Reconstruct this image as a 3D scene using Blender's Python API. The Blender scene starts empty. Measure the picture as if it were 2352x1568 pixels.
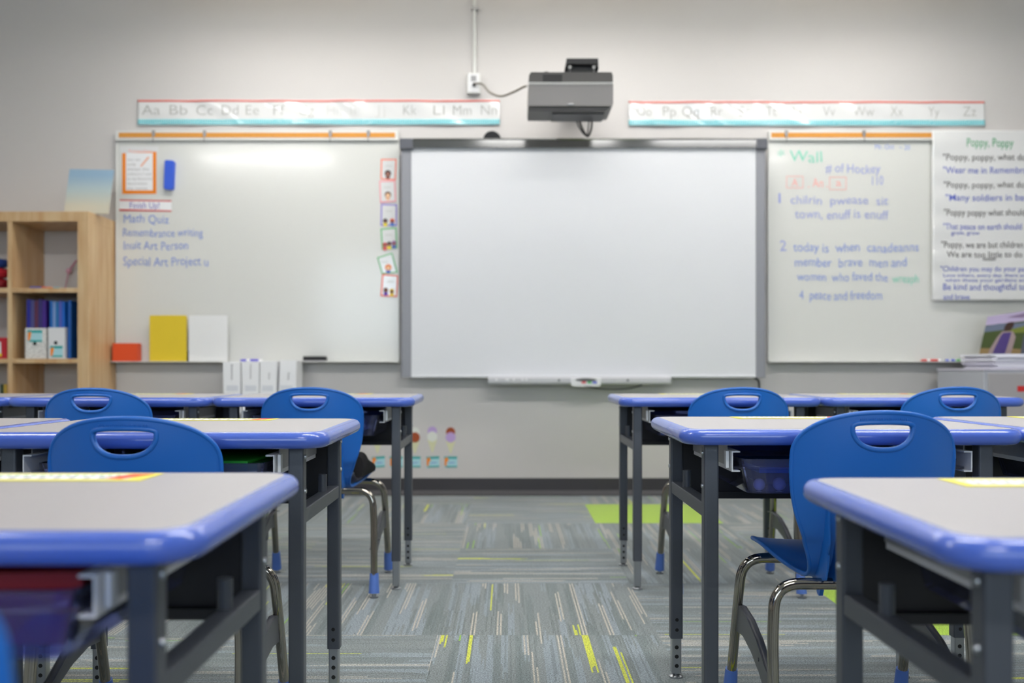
import bpy, bmesh, math, random
import numpy as np
from mathutils import Vector, Matrix
random.seed(7)
PI = math.pi
S = bpy.context.scene
C = S.collection
# ------------------------------------------------------------------ camera
H = 0.735; F = 2107.0; PX, PY = 1167.0, 846.0
cam_d = bpy.data.cameras.new('camera'); cam = bpy.data.objects.new('camera', cam_d); C.objects.link(cam)
cam.location = (0, 0, H); cam.rotation_euler = (PI/2, 0, 0)
cam_d.sensor_width = 36; cam_d.lens = F/2352*36
cam_d.shift_x = (1176-PX)/2352; cam_d.shift_y = (PY-784)/2352
cam_d.clip_start = 0.02
cam_d.dof.use_dof = True; cam_d.dof.focus_distance = 2.05; cam_d.dof.aperture_fstop = 2.7
S.camera = cam
# ------------------------------------------------------------------ world, exposure
S.view_settings.view_transform = 'Standard'; S.view_settings.look = 'None'
S.view_settings.gamma = 1; S.view_settings.use_curve_mapping = False
S.view_settings.exposure = 1.37
LAMP_DOWN, LAMP_UP, LAMP_REST, SKY = 6.3, 3.2, 13.5, 2.2
wd = bpy.data.worlds.new('world'); S.world = wd; wd.use_nodes = True
bg = wd.node_tree.nodes['Background']; bg.inputs[0].default_value = (0.90, 0.95, 1.0, 1); bg.inputs[1].default_value = SKY
WY = 5.32           # front wall
XL, XR, YB, ZC = -4.3, 4.3, -3.6, 3.10
pl = bpy.data.lights.new('window_daylight', 'AREA'); pl.shape = 'RECTANGLE'; pl.size = 6.0; pl.size_y = 1.5
pl.energy = 1; pl.cycles.is_portal = True
po = bpy.data.objects.new('window_daylight', pl); C.objects.link(po); po.location = (0, YB-0.02, 1.75); po.rotation_euler = (PI/2, 0, PI)
po.rotation_euler = (-PI/2, 0, 0); po.rotation_euler = (PI/2, 0, 0)

# ------------------------------------------------------------------ helpers
def lin(c):
    out = []
    for v in c:
        v /= 255.0
        out.append(v/12.92 if v <= 0.04045 else ((v+0.055)/1.055)**2.4)
    return tuple(out)+(1,)
MATS = {}
def mat(name, rgb, rough=0.5, metal=0.0, coat=0.0, spec=0.5, bump=0.0, bscale=200, var=0.0, vscale=3, emit=None):
    if name in MATS: return MATS[name]
    m = bpy.data.materials.new(name); m.use_nodes = True; nt = m.node_tree; b = nt.nodes['Principled BSDF']
    col = lin(rgb); b.inputs['Base Color'].default_value = col
    b.inputs['Roughness'].default_value = rough; b.inputs['Metallic'].default_value = metal
    b.inputs['Coat Weight'].default_value = coat; b.inputs['Coat Roughness'].default_value = 0.08
    b.inputs['Specular IOR Level'].default_value = spec
    tc = nt.nodes.new('ShaderNodeTexCoord')
    if var > 0:
        n = nt.nodes.new('ShaderNodeTexNoise'); n.inputs['Scale'].default_value = vscale; n.inputs['Detail'].default_value = 4
        nt.links.new(tc.outputs['Object'], n.inputs['Vector'])
        mr = nt.nodes.new('ShaderNodeMapRange'); mr.inputs[1].default_value = .3; mr.inputs[2].default_value = .7
        mr.inputs[3].default_value = 1-var; mr.inputs[4].default_value = 1+var
        nt.links.new(n.outputs[0], mr.inputs[0])
        mx = nt.nodes.new('ShaderNodeVectorMath'); mx.operation = 'SCALE'; mx.inputs[0].default_value = col[:3]
        nt.links.new(mr.outputs[0], mx.inputs['Scale']); nt.links.new(mx.outputs[0], b.inputs['Base Color'])
    if bump > 0:
        n = nt.nodes.new('ShaderNodeTexNoise'); n.inputs['Scale'].default_value = bscale
        nt.links.new(tc.outputs['Object'], n.inputs['Vector'])
        bp = nt.nodes.new('ShaderNodeBump'); bp.inputs['Strength'].default_value = bump; bp.inputs['Distance'].default_value = 0.001
        nt.links.new(n.outputs[0], bp.inputs['Height']); nt.links.new(bp.outputs[0], b.inputs['Normal'])
    if emit:
        b.inputs['Emission Color'].default_value = emit[0]; b.inputs['Emission Strength'].default_value = emit[1]
    MATS[name] = m; return m
def clear_mat(name, rgb, gloss=0.12, rough=0.05, diff=0.08):
    if name in MATS: return MATS[name]
    m = bpy.data.materials.new(name); m.use_nodes = True; nt = m.node_tree
    for n in list(nt.nodes): nt.nodes.remove(n)
    o = nt.nodes.new('ShaderNodeOutputMaterial'); t = nt.nodes.new('ShaderNodeBsdfTransparent'); t.inputs[0].default_value = lin(rgb)
    g = nt.nodes.new('ShaderNodeBsdfGlossy'); g.inputs['Roughness'].default_value = rough; g.inputs[0].default_value = (.9, .92, 1, 1)
    d = nt.nodes.new('ShaderNodeBsdfDiffuse'); d.inputs[0].default_value = lin([min(255, v*1.05) for v in rgb])
    fr = nt.nodes.new('ShaderNodeFresnel'); fr.inputs[0].default_value = 1.45
    m1 = nt.nodes.new('ShaderNodeMixShader'); m1.inputs[0].default_value = diff
    m2 = nt.nodes.new('ShaderNodeMixShader')
    nt.links.new(t.outputs[0], m1.inputs[1]); nt.links.new(d.outputs[0], m1.inputs[2])
    nt.links.new(fr.outputs[0], m2.inputs[0]); nt.links.new(m1.outputs[0], m2.inputs[1]); nt.links.new(g.outputs[0], m2.inputs[2])
    nt.links.new(m2.outputs[0], o.inputs[0]); MATS[name] = m; return m

def W(px, py, Y=WY):            # point of the place seen at photo pixel px,py at distance Y
    return ((px-PX)/F*Y, Y, H-(py-PY)/F*Y)
def tagp(o, label=None, cat=None, group=None, kind=None):
    if label: o['label'] = label
    if cat: o['category'] = cat
    if group: o['group'] = group
    if kind: o['kind'] = kind
    return o
def empty(name, loc=(0, 0, 0), rz=0, label=None, cat=None, group=None):
    o = bpy.data.objects.new(name, None); o.empty_display_size = .05; C.objects.link(o)
    o.location = loc; o.rotation_euler = (0, 0, rz); return tagp(o, label, cat, group)
def copy_tree(o, parent=None):
    c = o.copy(); C.objects.link(c)
    if parent is not None: c.parent = parent
    for ch in [x for x in o.children]: copy_tree(ch, c)
    return c

class MB:
    def __init__(s): s.v = []; s.f = []; s.m = []; s.sm = []
    def add(s, vs, fs, mi=0, smooth=False):
        b = len(s.v); s.v += [tuple(v) for v in vs]
        for f in fs: s.f.append([b+i for i in f]); s.m.append(mi); s.sm.append(smooth)
        return s
    def box(s, x0, x1, y0, y1, z0, z1, mi=0):
        vs = [(x, y, z) for x in (x0, x1) for y in (y0, y1) for z in (z0, z1)]
        return s.add(vs, [(0, 1, 3, 2), (4, 6, 7, 5), (0, 4, 5, 1), (2, 3, 7, 6), (0, 2, 6, 4), (1, 5, 7, 3)], mi)
    def prism(s, pts, lo, hi, axis='z', mi=0, smooth=False):   # pts 2-D polygon
        n = len(pts)
        def P(a, b, t): return {'z': (a, b, t), 'y': (a, t, b), 'x': (t, a, b)}[axis]
        s.add([P(a, b, lo) for a, b in pts]+[P(a, b, hi) for a, b in pts], [list(range(n))[::-1], [n+i for i in range(n)]], mi)
        s.add([P(a, b, lo) for a, b in pts]+[P(a, b, hi) for a, b in pts], [(i, (i+1) % n, n+(i+1) % n, n+i) for i in range(n)], mi, smooth)
        return s
    def loft(s, rings, close=True, capa=False, capb=False, mi=0, smooth=True):
        n = len(rings[0]); vs = [p for r in rings for p in r]; fs = []
        for k in range(len(rings)-1):
            for i in range(n if close else n-1):
                j = (i+1) % n; fs.append((k*n+i, k*n+j, (k+1)*n+j, (k+1)*n+i))
        s.add(vs, fs, mi, smooth)
        if capa: s.add(rings[0], [list(range(n))[::-1]], mi)
        if capb: s.add(rings[-1], [list(range(n))], mi)
        return s
    def cyl(s, p0, p1, r0, r1=None, n=20, mi=0, caps=True):
        r1 = r0 if r1 is None else r1
        p0 = Vector(p0); p1 = Vector(p1); d = (p1-p0).normalized()
        a = d.orthogonal().normalized(); b = d.cross(a)
        R = lambda p, r: [p+a*math.cos(2*PI*i/n)*r+b*math.sin(2*PI*i/n)*r for i in range(n)]
        return s.loft([R(p0, r0), R(p1, r1)], capa=caps, capb=caps, mi=mi)
    def tube(s, path, r, n=10, closed=False, mi=0):
        path = [Vector(p) for p in path]; m = len(path); rings = []; a = None
        for i, p in enumerate(path):
            if closed: d = path[(i+1) % m]-path[i-1]
            else: d = path[min(i+1, m-1)]-path[max(i-1, 0)]
            if d.length < 1e-9: d = Vector((0, 0, 1))
            d.normalize()
            if a is None: a = d.orthogonal().normalized()
            a = (a-d*a.dot(d))
            if a.length < 1e-6: a = d.orthogonal()
            a.normalize(); b = d.cross(a)
            rings.append([p+a*math.cos(2*PI*k/n)*r+b*math.sin(2*PI*k/n)*r for k in range(n)])
        if closed: rings.append(rings[0]); return s.loft(rings, mi=mi)
        return s.loft(rings, capa=True, capb=True, mi=mi)
    def ball(s, c, rx, ry=None, rz=None, n=16, m=10, mi=0, jit=0):
        ry = ry or rx; rz = rz or rx; rings = []
        for k in range(m+1):
            t = PI*k/m; rings.append([(c[0]+rx*math.sin(t)*math.cos(2*PI*i/n)*(1+random.uniform(-jit, jit)), c[1]+ry*math.sin(t)*math.sin(2*PI*i/n)*(1+random.uniform(-jit, jit)),
                                       c[2]-rz*math.cos(t)*(1+random.uniform(-jit, jit)*.5)) for i in range(n)])
        return s.loft(rings, mi=mi)
    def build(s, name, mats, parent=None, loc=None, rot=None, label=None, cat=None, group=None, kind=None, bevel=0, weld=False):
        me = bpy.data.meshes.new(name); me.from_pydata(s.v, [], s.f); 
        if not isinstance(mats, (list, tuple)): mats = [mats]
        for m in mats: me.materials.append(m)
        me.polygons.foreach_set('material_index', s.m); me.polygons.foreach_set('use_smooth', s.sm)
        me.validate()
        bm = bmesh.new(); bm.from_mesh(me)
        if weld: bmesh.ops.remove_doubles(bm, verts=bm.verts, dist=1e-6)
        bmesh.ops.recalc_face_normals(bm, faces=bm.faces); bm.to_mesh(me); bm.free(); me.update()
        o = bpy.data.objects.new(name, me); C.objects.link(o)
        if parent is not None: o.parent = parent
        if loc: o.location = loc
        if rot: o.rotation_euler = rot
        if bevel:
            md = o.modifiers.new('bevel', 'BEVEL'); md.width = bevel; md.segments = 2; md.limit_method = 'ANGLE'; md.angle_limit = math.radians(50)
        return tagp(o, label, cat, group, kind)
def box(name, m, x0, x1, y0, y1, z0, z1, parent=None, bevel=0, **k):
    return MB().box(x0, x1, y0, y1, z0, z1).build(name, m, parent, bevel=bevel, **k)
def rpoly(pts, r, n=6):
    out = []; m = len(pts)
    for i in range(m):
        p = Vector(pts[i]).to_2d(); a = (Vector(pts[i-1]).to_2d()-p); b = (Vector(pts[(i+1) % m]).to_2d()-p)
        rr = r[i] if isinstance(r, (list, tuple)) else r
        ang = a.angle(b); a.normalize(); b.normalize(); t = rr/math.tan(ang/2)
        c = p+(a+b).normalized()*(rr/math.sin(ang/2)); s0 = p+a*t-c; s1 = p+b*t-c
        a0 = math.atan2(s0.y, s0.x); a1 = math.atan2(s1.y, s1.x); d = (a1-a0+PI) % (2*PI)-PI
        for k in range(n+1): q = a0+d*k/n; out.append((c.x+rr*math.cos(q), c.y+rr*math.sin(q)))
    return out
def rrect(x0, x1, y0, y1, r, n=5): return rpoly([(x0, y0), (x1, y0), (x1, y1), (x0, y1)], r, n)
def offset(pts, d):           # ccw polygon, +d outward
    n = len(pts); out = []
    for i in range(n):
        a = Vector(pts[(i+1) % n])-Vector(pts[i-1]); nn = Vector((a.y, -a.x)).normalized()
        out.append((pts[i][0]+nn.x*d, pts[i][1]+nn.y*d))
    return out
def roundpath(pts, r, n=6):
    pts = [Vector(p) for p in pts]; out = [pts[0]]
    for i in range(1, len(pts)-1):
        a = pts[i-1]-pts[i]; b = pts[i+1]-pts[i]; rr = r[i] if isinstance(r, (list, tuple)) else r
        t = min(rr, a.length*.49, b.length*.49); p0 = pts[i]+a.normalized()*t; p1 = pts[i]+b.normalized()*t
        for k in range(n+1):
            q = k/n; out.append(p0*(1-q)**2+pts[i]*2*q*(1-q)+p1*q*q)
    out.append(pts[-1]); return out
def crom(pts, n=12):
    P = [np.array(p, float) for p in pts]; out = []
    for i in range(len(P)-1):
        a = P[max(i-1, 0)]; b = P[i]; c = P[i+1]; d = P[min(i+2, len(P)-1)]
        for k in range(n):
            t = k/n; out.append(.5*((2*b)+(-a+c)*t+(2*a-5*b+4*c-d)*t*t+(-a+3*b-3*c+d)*t**3))
    out.append(P[-1]); return out
def text(s, m, px, base, wpx, hpx, Y, parent=None, name='lettering', jit=0.0, slant=0.0, vertical=False, wave=None, thin=0.0, label=None, origin=(0, 0, 0), lean=0.0):
    """writing whose ink box starts at photo px (left) with baseline `base`, wpx wide, capital height hpx, standing in the plane Y"""
    cu = bpy.data.curves.new('lettering', 'FONT'); cu.body = s; cu.size = 1; cu.offset = thin; cu.resolution_u = 3
    t = bpy.data.objects.new('tmp', cu); C.objects.link(t)
    dg = bpy.context.evaluated_depsgraph_get(); me = bpy.data.meshes.new_from_object(t.evaluated_get(dg))
    bpy.data.objects.remove(t)
    co = np.empty(len(me.vertices)*3); me.vertices.foreach_get('co', co); co = co.reshape(-1, 3)
    if len(co) == 0: return None
    x0, x1 = co[:, 0].min(), co[:, 0].max(); w = wpx/F*Y; h = hpx/F*Y/0.70
    X = (co[:, 0]-x0)/(x1-x0)*w; Z = co[:, 1]*h
    if jit:
        Z = Z+np.sin(X*55+len(s))*jit*h*.5+np.sin(X*21)*jit*h; X = X+np.sin(Z*160+X*30)*jit*h*.35
    X = X+slant*Z; Z = Z+lean*X
    ox, _, oz = W(px, base, Y)
    if vertical: X, Z = Z*1.0, -X
    X = X+ox; Z = Z+oz
    yy = np.full(len(X), Y)
    if wave is not None: yy = np.array([wave(a, b) for a, b in zip(X, Z)])-0.0022
    me.vertices.foreach_set('co', np.stack([X-origin[0], yy-origin[1], Z-origin[2]], 1).ravel()); me.materials.clear(); me.materials.append(m); me.update()
    o = bpy.data.objects.new(name, me); C.objects.link(o)
    if parent is not None: o.parent = parent
    if label: o['label'] = label
    return o

# ------------------------------------------------------------------ materials
M = dict(
    wall=mat('wall_paint', (205, 201, 199), .55, bump=.15, bscale=350),
    ceil=mat('ceiling_tile', (225, 224, 220), .8),
    base=mat('rubber_baseboard', (56, 54, 58), .45),
    lam=mat('grey_laminate', (168, 165, 167), .38, var=.012, vscale=60),
    edge=mat('periwinkle_edge', (74, 102, 192), .22, coat=.35),
    steel=mat('grey_powdercoat', (74, 78, 86), .38, metal=.25, bump=.25, bscale=900),
    steel_lt=mat('light_grey_steel', (150, 150, 152), .45, metal=.1),
    zinc=mat('zinc', (165, 168, 172), .28, metal=.9),
    dark=mat('black_panel', (30, 29, 33), .55),
    hole=mat('hole_black', (8, 8, 9), .7),
    chrome=mat('chrome', (156, 151, 142), .07, metal=1.0),
    shell=mat('blue_polypropylene', (22, 98, 184), .36, bump=.2, bscale=900),
    boot=mat('blue_boot', (78, 112, 186), .42),
    plate=mat('grey_plate', (92, 94, 100), .38, metal=.4),
    whiteplastic=mat('white_plastic', (222, 222, 224), .4),
    wb=mat('whiteboard_enamel', (217, 217, 213), .16, coat=.2, spec=.5),
    sb=mat('interactive_board', (217, 218, 222), .42),
    sbframe=mat('board_frame_grey', (140, 141, 148), .4),
    sbtop=mat('board_frame_dark', (80, 81, 80), .12, metal=.3, spec=.8, coat=1.0),
    sbdark=mat('board_corner_dark', (88, 90, 98), .4),
    alu=mat('white_rail', (218, 218, 215), .35),
    cork=mat('cork_strip', (214, 148, 66), .8, var=.06, vscale=150),
    hook=mat('hook_metal', (150, 150, 152), .3, metal=.8),
    proj_face=mat('projector_front', (150, 146, 145), .5),
    proj_dark=mat('projector_dark', (84, 81, 80), .5),
    proj_black=mat('projector_black', (28, 27, 29), .45),
    cable=mat('grey_cable', (120, 114, 104), .5),
    blackcable=mat('black_cable', (22, 22, 24), .5),
    paper=mat('paper', (236, 236, 238), .5),
    lamsheet=mat('laminated_paper', (226, 226, 226), .12, coat=.8),
    red=mat('red', (205, 40, 40), .5), redline=mat('red_print', (224, 120, 112), .15, coat=.6),
    yellow=mat('yellow_card', (226, 197, 38), .5), orange=mat('orange_plastic', (226, 78, 28), .5),
    mag_blue=mat('blue_magnet', (48, 92, 214), .4),
    org=mat('orange_border', (240, 134, 12), .5),
    ink_blue=mat('ink_blue', (128, 148, 212), .5), ink_faint=mat('ink_faint_blue', (152, 160, 212), .5),
    ink_green=mat('ink_green', (130, 208, 184), .5), ink_red=mat('ink_red', (240, 170, 165), .5),
    ink_purple=mat('ink_purple', (100, 80, 178), .5), ink_black=mat('ink_black', (88, 82, 84), .5),
    ink_dblue=mat('ink_dark_blue', (84, 96, 190), .5), ink_dgreen=mat('ink_dark_green', (72, 160, 110), .5),
    ink_grey=mat('ink_grey', (172, 172, 168), .3), ink_pale=mat('ink_pale_grey', (205, 205, 203), .3),
    yellowpaper=mat('yellow_strip', (232, 222, 84), .5), pale=mat('pale_strip', (238, 234, 190), .5),
    teal=mat('teal_print', (24, 164, 164), .5), aqua=mat('aqua_print', (168, 214, 222), .5),
    brown=mat('brown_card', (160, 74, 34), .6), lilac=mat('lilac_card', (188, 160, 212), .6), cream=mat('cream_card', (214, 214, 174), .6),
    offwhite=mat('offwhite_card', (222, 224, 216), .6),
    black=mat('black_fabric', (18, 17, 20), .8, bump=.5, bscale=300),
    tray=clear_mat('clear_blue_plastic', (204, 208, 242), diff=.05),
    glass=clear_mat('window_glass', (240, 246, 250), diff=0.0),
    bagfilm=mat('clear_bag', (190, 192, 196), .2, coat=.5),
)
def wood_mat():
    m = mat('birch', (203, 172, 128), .42); nt = m.node_tree; b = nt.nodes['Principled BSDF']
    tc = nt.nodes.new('ShaderNodeTexCoord'); mp = nt.nodes.new('ShaderNodeMapping'); mp.inputs['Scale'].default_value = (14, 14, 1.6)
    n = nt.nodes.new('ShaderNodeTexNoise'); n.inputs['Scale'].default_value = 1.6; n.inputs['Detail'].default_value = 5
    cr = nt.nodes.new('ShaderNodeValToRGB'); cr.color_ramp.elements[0].color = lin((192, 150, 104)); cr.color_ramp.elements[1].color = lin((214, 186, 144))
    cr.color_ramp.elements[0].position = .3; cr.color_ramp.elements[1].position = .7
    nt.links.new(tc.outputs['Object'], mp.inputs[0]); nt.links.new(mp.outputs[0], n.inputs['Vector']); nt.links.new(n.outputs[0], cr.inputs[0]); nt.links.new(cr.outputs[0], b.inputs['Base Color'])
    return m
M['wood'] = wood_mat()
def lattice_mat():
    m = mat('teal_lattice', (90, 190, 200), .14, coat=.8); nt = m.node_tree; b = nt.nodes['Principled BSDF']
    tc = nt.nodes.new('ShaderNodeTexCoord'); mp = nt.nodes.new('ShaderNodeMapping'); mp.inputs['Rotation'].default_value = (0, math.radians(45), 0)
    ck = nt.nodes.new('ShaderNodeTexChecker'); ck.inputs['Scale'].default_value = 110; ck.inputs[1].default_value = lin((84, 186, 200)); ck.inputs[2].default_value = lin((176, 222, 226))
    nt.links.new(tc.outputs['Object'], mp.inputs[0]); nt.links.new(mp.outputs[0], ck.inputs[0]); nt.links.new(ck.outputs[0], b.inputs['Base Color']); return m
M['lattice'] = lattice_mat()
def ramp_mat():
    m = mat('sky_to_sand_print', (200, 210, 200), .45); nt = m.node_tree; b = nt.nodes['Principled BSDF']
    tc = nt.nodes.new('ShaderNodeTexCoord'); sp = nt.nodes.new('ShaderNodeSeparateXYZ'); cr = nt.nodes.new('ShaderNodeValToRGB')
    e = cr.color_ramp.elements; e[0].position = .18; e[0].color = lin((212, 206, 186)); e[1].position = .85; e[1].color = lin((152, 182, 206))
    x = cr.color_ramp.elements.new(.55); x.color = lin((186, 202, 204))
    nt.links.new(tc.outputs['Generated'], sp.inputs[0]); nt.links.new(sp.outputs[2], cr.inputs[0]); nt.links.new(cr.outputs[0], b.inputs['Base Color']); return m
M['ramp'] = ramp_mat()
def speckle_mat():
    m = mat('speckled_card', (200, 200, 200), .6); nt = m.node_tree; b = nt.nodes['Principled BSDF']
    tc = nt.nodes.new('ShaderNodeTexCoord'); v = nt.nodes.new('ShaderNodeTexVoronoi'); v.inputs['Scale'].default_value = 160
    cr = nt.nodes.new('ShaderNodeValToRGB'); cr.color_ramp.elements[0].color = lin((120, 118, 116)); cr.color_ramp.elements[1].color = lin((226, 224, 220)); cr.color_ramp.elements[0].position = .2; cr.color_ramp.elements[1].position = .45
    nt.links.new(tc.outputs['Object'], v.inputs['Vector']); nt.links.new(v.outputs['Distance'], cr.inputs[0]); nt.links.new(cr.outputs[0], b.inputs['Base Color']); return m
M['speckle'] = speckle_mat()

def carpet_mat():
    m = bpy.data.materials.new('carpet_tiles'); m.use_nodes = True; nt = m.node_tree; L = nt.links.new; b = nt.nodes['Principled BSDF']
    def N(t, **k):
        n = nt.nodes.new(t)
        for a, v in k.items(): setattr(n, a, v)
        return n
    def val(x): 
        return x
    def mth(op, a, bb=0.0, c=0.0):
        n = N('ShaderNodeMath', operation=op)
        for i, x in enumerate((a, bb, c)):
            if isinstance(x, (int, float)): n.inputs[i].default_value = x
            else: L(x, n.inputs[i])
        return n.outputs[0]
    def vec(x, y, z):
        n = N('ShaderNodeCombineXYZ')
        for i, q in enumerate((x, y, z)):
            if isinstance(q, (int, float)): n.inputs[i].default_value = q
            else: L(q, n.inputs[i])
        return n.outputs[0]
    def wn(v): n = N('ShaderNodeTexWhiteNoise', noise_dimensions='3D'); L(v, n.inputs[0]); return n.outputs[0]
    def mix(f, a, c):
        n = N('ShaderNodeMix', data_type='RGBA')
        if isinstance(f, float): n.inputs[0].default_value = f
        else: L(f, n.inputs[0])
        for i, q in ((6, a), (7, c)):
            if isinstance(q, tuple): n.inputs[i].default_value = q
            else: L(q, n.inputs[i])
        return n.outputs[2]
    def att(nm): n = N('ShaderNodeAttribute', attribute_name=nm); return n.outputs['Fac']
    tc = N('ShaderNodeTexCoord'); sp = N('ShaderNodeSeparateXYZ'); L(tc.outputs['Object'], sp.inputs[0]); x, y = sp.outputs[0], sp.outputs[1]
    o, lime, seed = att('orient'), att('lime'), att('seed')
    u = mth('ADD', mth('MULTIPLY', x, mth('SUBTRACT', 1, o)), mth('MULTIPLY', y, o))
    v = mth('ADD', mth('MULTIPLY', y, mth('SUBTRACT', 1, o)), mth('MULTIPLY', x, o))
    line = mth('FLOOR', mth('DIVIDE', u, .0046)); cl = mth('FLOOR', mth('DIVIDE', u, .0184))
    par = mth('MODULO', mth('ABSOLUTE', line), 2.0)
    rl = wn(vec(line, seed, 3)); rc = wn(vec(cl, seed, 9))
    def seg(k, ofs): return mth('FLOOR', mth('ADD', mth('ADD', mth('MULTIPLY', v, k), mth('MULTIPLY', rc, 9)), mth('ADD', mth('MULTIPLY', rl, .45), ofs)))
    r1 = wn(vec(cl, seg(3.0, 0), seed)); r2 = wn(vec(cl, seg(2.2, 33), mth('ADD', seed, 40))); r3 = wn(vec(line, seg(3.5, 71), mth('ADD', seed, 80)))
    def rng(r, a, c): return mth('MULTIPLY', mth('GREATER_THAN', r, a), mth('LESS_THAN', r, c))
    col = mix(mth('MULTIPLY', rng(r2, 0.0, .28), .65), lin((116, 124, 124)), lin((134, 146, 155)))
    col = mix(mth('MULTIPLY', rng(r2, .55, .76), .5), col, lin((88, 102, 102)))
    col = mix(mth('MULTIPLY', rng(r3, 0, .16), .5), col, lin((80, 92, 90)))
    col = mix(mth('MULTIPLY', rng(r1, 0.0, .15), par), col, lin((174, 168, 156)))
    col = mix(mth('MULTIPLY', rng(r1, .15, .178), mth('GREATER_THAN', rl, .45)), col, lin((190, 196, 44)))
    col = mix(rng(r3, .20, .206), col, lin((130, 176, 40)))
    nz = N('ShaderNodeTexNoise'); nz.inputs['Scale'].default_value = 260; nz.inputs['Detail'].default_value = 3; L(tc.outputs['Object'], nz.inputs['Vector'])
    mr = N('ShaderNodeMapRange'); L(nz.outputs[0], mr.inputs[0]); mr.inputs[1].default_value = .34; mr.inputs[2].default_value = .66; mr.inputs[3].default_value = .36; mr.inputs[4].default_value = 1.6
    col = mix(lime, col, lin((160, 196, 28)))
    sc = N('ShaderNodeVectorMath', operation='SCALE'); L(col, sc.inputs[0]); L(mr.outputs[0], sc.inputs['Scale'])
    L(sc.outputs[0], b.inputs['Base Color']); b.inputs['Roughness'].default_value = .85; b.inputs['Specular IOR Level'].default_value = .3
    b.inputs['Sheen Weight'].default_value = .5; b.inputs['Sheen Roughness'].default_value = .4
    bp = N('ShaderNodeBump'); bp.inputs['Strength'].default_value = .5; bp.inputs['Distance'].default_value = .002; L(nz.outputs[0], bp.inputs['Height']); L(bp.outputs[0], b.inputs['Normal'])
    return m

# ------------------------------------------------------------------ room
def struct(name, m, *a, **k): return box(name, m, *a, kind='structure', **k)
def make_floor():
    T = .61; X0 = -.195; Y0 = 2.53
    xs = [X0+T*k for k in range(-6, 8)]; ys = [Y0+T*k for k in range(-10, 5)]
    xs = [XL]+[x for x in xs if XL < x < XR]+[XR]; ys = [YB]+[y for y in ys if YB < y < WY]+[WY]
    vs = [(x, y, 0) for y in ys for x in xs]; fs = []; O = []; LM = []; SD = []
    ov = {(0, 3): 1, (0, 2): 0, (0, 1): 1, (0, 0): 0, (0, -1): 0, (0, 4): 1, (-1, 3): 0, (-1, 2): 1, (-1, 1): 1, (-1, 0): 0, (-1, -1): 1, (1, 2): 0, (1, 1): 0, (1, 0): 1, (1, -1): 1,
          (-2, 3): 0, (-2, 2): 1, (-2, 1): 1, (-2, 0): 0, (2, -1): 1, (2, 2): 1, (2, 1): 0, (2, 3): 0}
    rr = random.Random(5); n = len(xs)
    for j in range(len(ys)-1):
        for i in range(n-1):
            fs.append((j*n+i, j*n+i+1, (j+1)*n+i+1, (j+1)*n+i))
            ci = math.floor(((xs[i]+xs[i+1])/2-X0)/T); cj = math.floor(((ys[j]+ys[j+1])/2-Y0)/T)
            O.append(float(ov.get((ci, cj), rr.randint(0, 1)))); LM.append(1.0 if (ci, cj) in ((1, 3), (2, 0), (-4, 1), (4, -2)) else 0.0); SD.append(float(rr.randint(1, 90)))
    me = bpy.data.meshes.new('floor'); me.from_pydata(vs, [], fs); me.materials.append(carpet_mat())
    for nm, d in (('orient', O), ('lime', LM), ('seed', SD)):
        a = me.attributes.new(nm, 'FLOAT', 'FACE'); a.data.foreach_set('value', d)
    o = bpy.data.objects.new('floor', me); C.objects.link(o); o['kind'] = 'structure'
make_floor()
struct('wall_front', M['wall'], XL-.1, XR+.1, WY, WY+.12, -.05, ZC)
struct('wall_left', M['wall'], XL-.1, XL, YB, WY, -.05, ZC)
struct('wall_right', M['wall'], XR, XR+.1, YB, WY, -.05, ZC)
wb = MB(); wb.box(XL, XR, YB-.1, YB, -.05, 1.0).box(XL, XR, YB-.1, YB, 2.5, ZC).box(XL, -3, YB-.1, YB, 1.0, 2.5).box(3, XR, YB-.1, YB, 1.0, 2.5)
wb.build('wall_back', M['wall'], kind='structure')
struct('ceiling', M['ceil'], XL-.1, XR+.1, YB-.1, WY+.12, ZC, ZC+.1)
wn = MB()
for k in range(5): wn.box(-3+k*1.48, -2.92+k*1.48, YB-.07, YB-.02, 1.0, 2.5)
wn.box(-3, 3, YB-.07, YB-.02, 1.0, 1.06).box(-3, 3, YB-.07, YB-.02, 2.44, 2.5)
w1 = wn.build('window_1', M['alu'], kind='structure')
MB().box(-2.95, 2.95, YB-.05, YB-.045, 1.05, 2.45).build('pane', M['glass'], w1)
bbm = MB().prism([(WY, 0), (WY, .1), (WY-.004, .1), (WY-.006, .03), (WY-.02, .006), (WY-.02, 0)], XL, XR, axis='x')
bbm.build('baseboard_front', M['base'], kind='structure')

# ------------------------------------------------------------------ suspended lamps
M['lampbody'] = mat('lamp_body', (210, 210, 208), .5)
M['lens_down'] = mat('lamp_lens', (255, 255, 255), .5, emit=((1.0, .985, .955, 1), LAMP_DOWN))
M['lens_rest'] = mat('lamp_lens_rest', (255, 255, 255), .5, emit=((1.0, .985, .965, 1), LAMP_REST))
M['lens_up'] = mat('lamp_uplight', (255, 255, 255), .5, emit=((1.0, .96, .88, 1), LAMP_UP))
def lamp(lens='lens_down'):
    r = empty('pendant_lamp', label='long white suspended ceiling lamp', cat='lamp', group='suspended ceiling lamps')
    MB().box(-.63, .63, -.12, .12, 2.728, 2.824).build('housing', M['lampbody'], r)
    MB().prism([(-.119, 2.7278), (-.09, 2.716), (.09, 2.716), (.119, 2.7278)], -.625, .625, axis='x').build('diffuser', M[lens], r)
    MB().prism([(-.119, 2.8242), (-.09, 2.832), (.09, 2.832), (.119, 2.8242)], -.625, .625, axis='x').build('uplight_lens', M['lens_up'], r)
    for x in (-.55, .55): MB().cyl((x, 0, 2.832), (x, 0, ZC), .002, n=6).build('suspension_wire', M['zinc'], r)
    return r
PL = {'front': lamp(), 'other': lamp('lens_rest')}; used_l = set()
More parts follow.
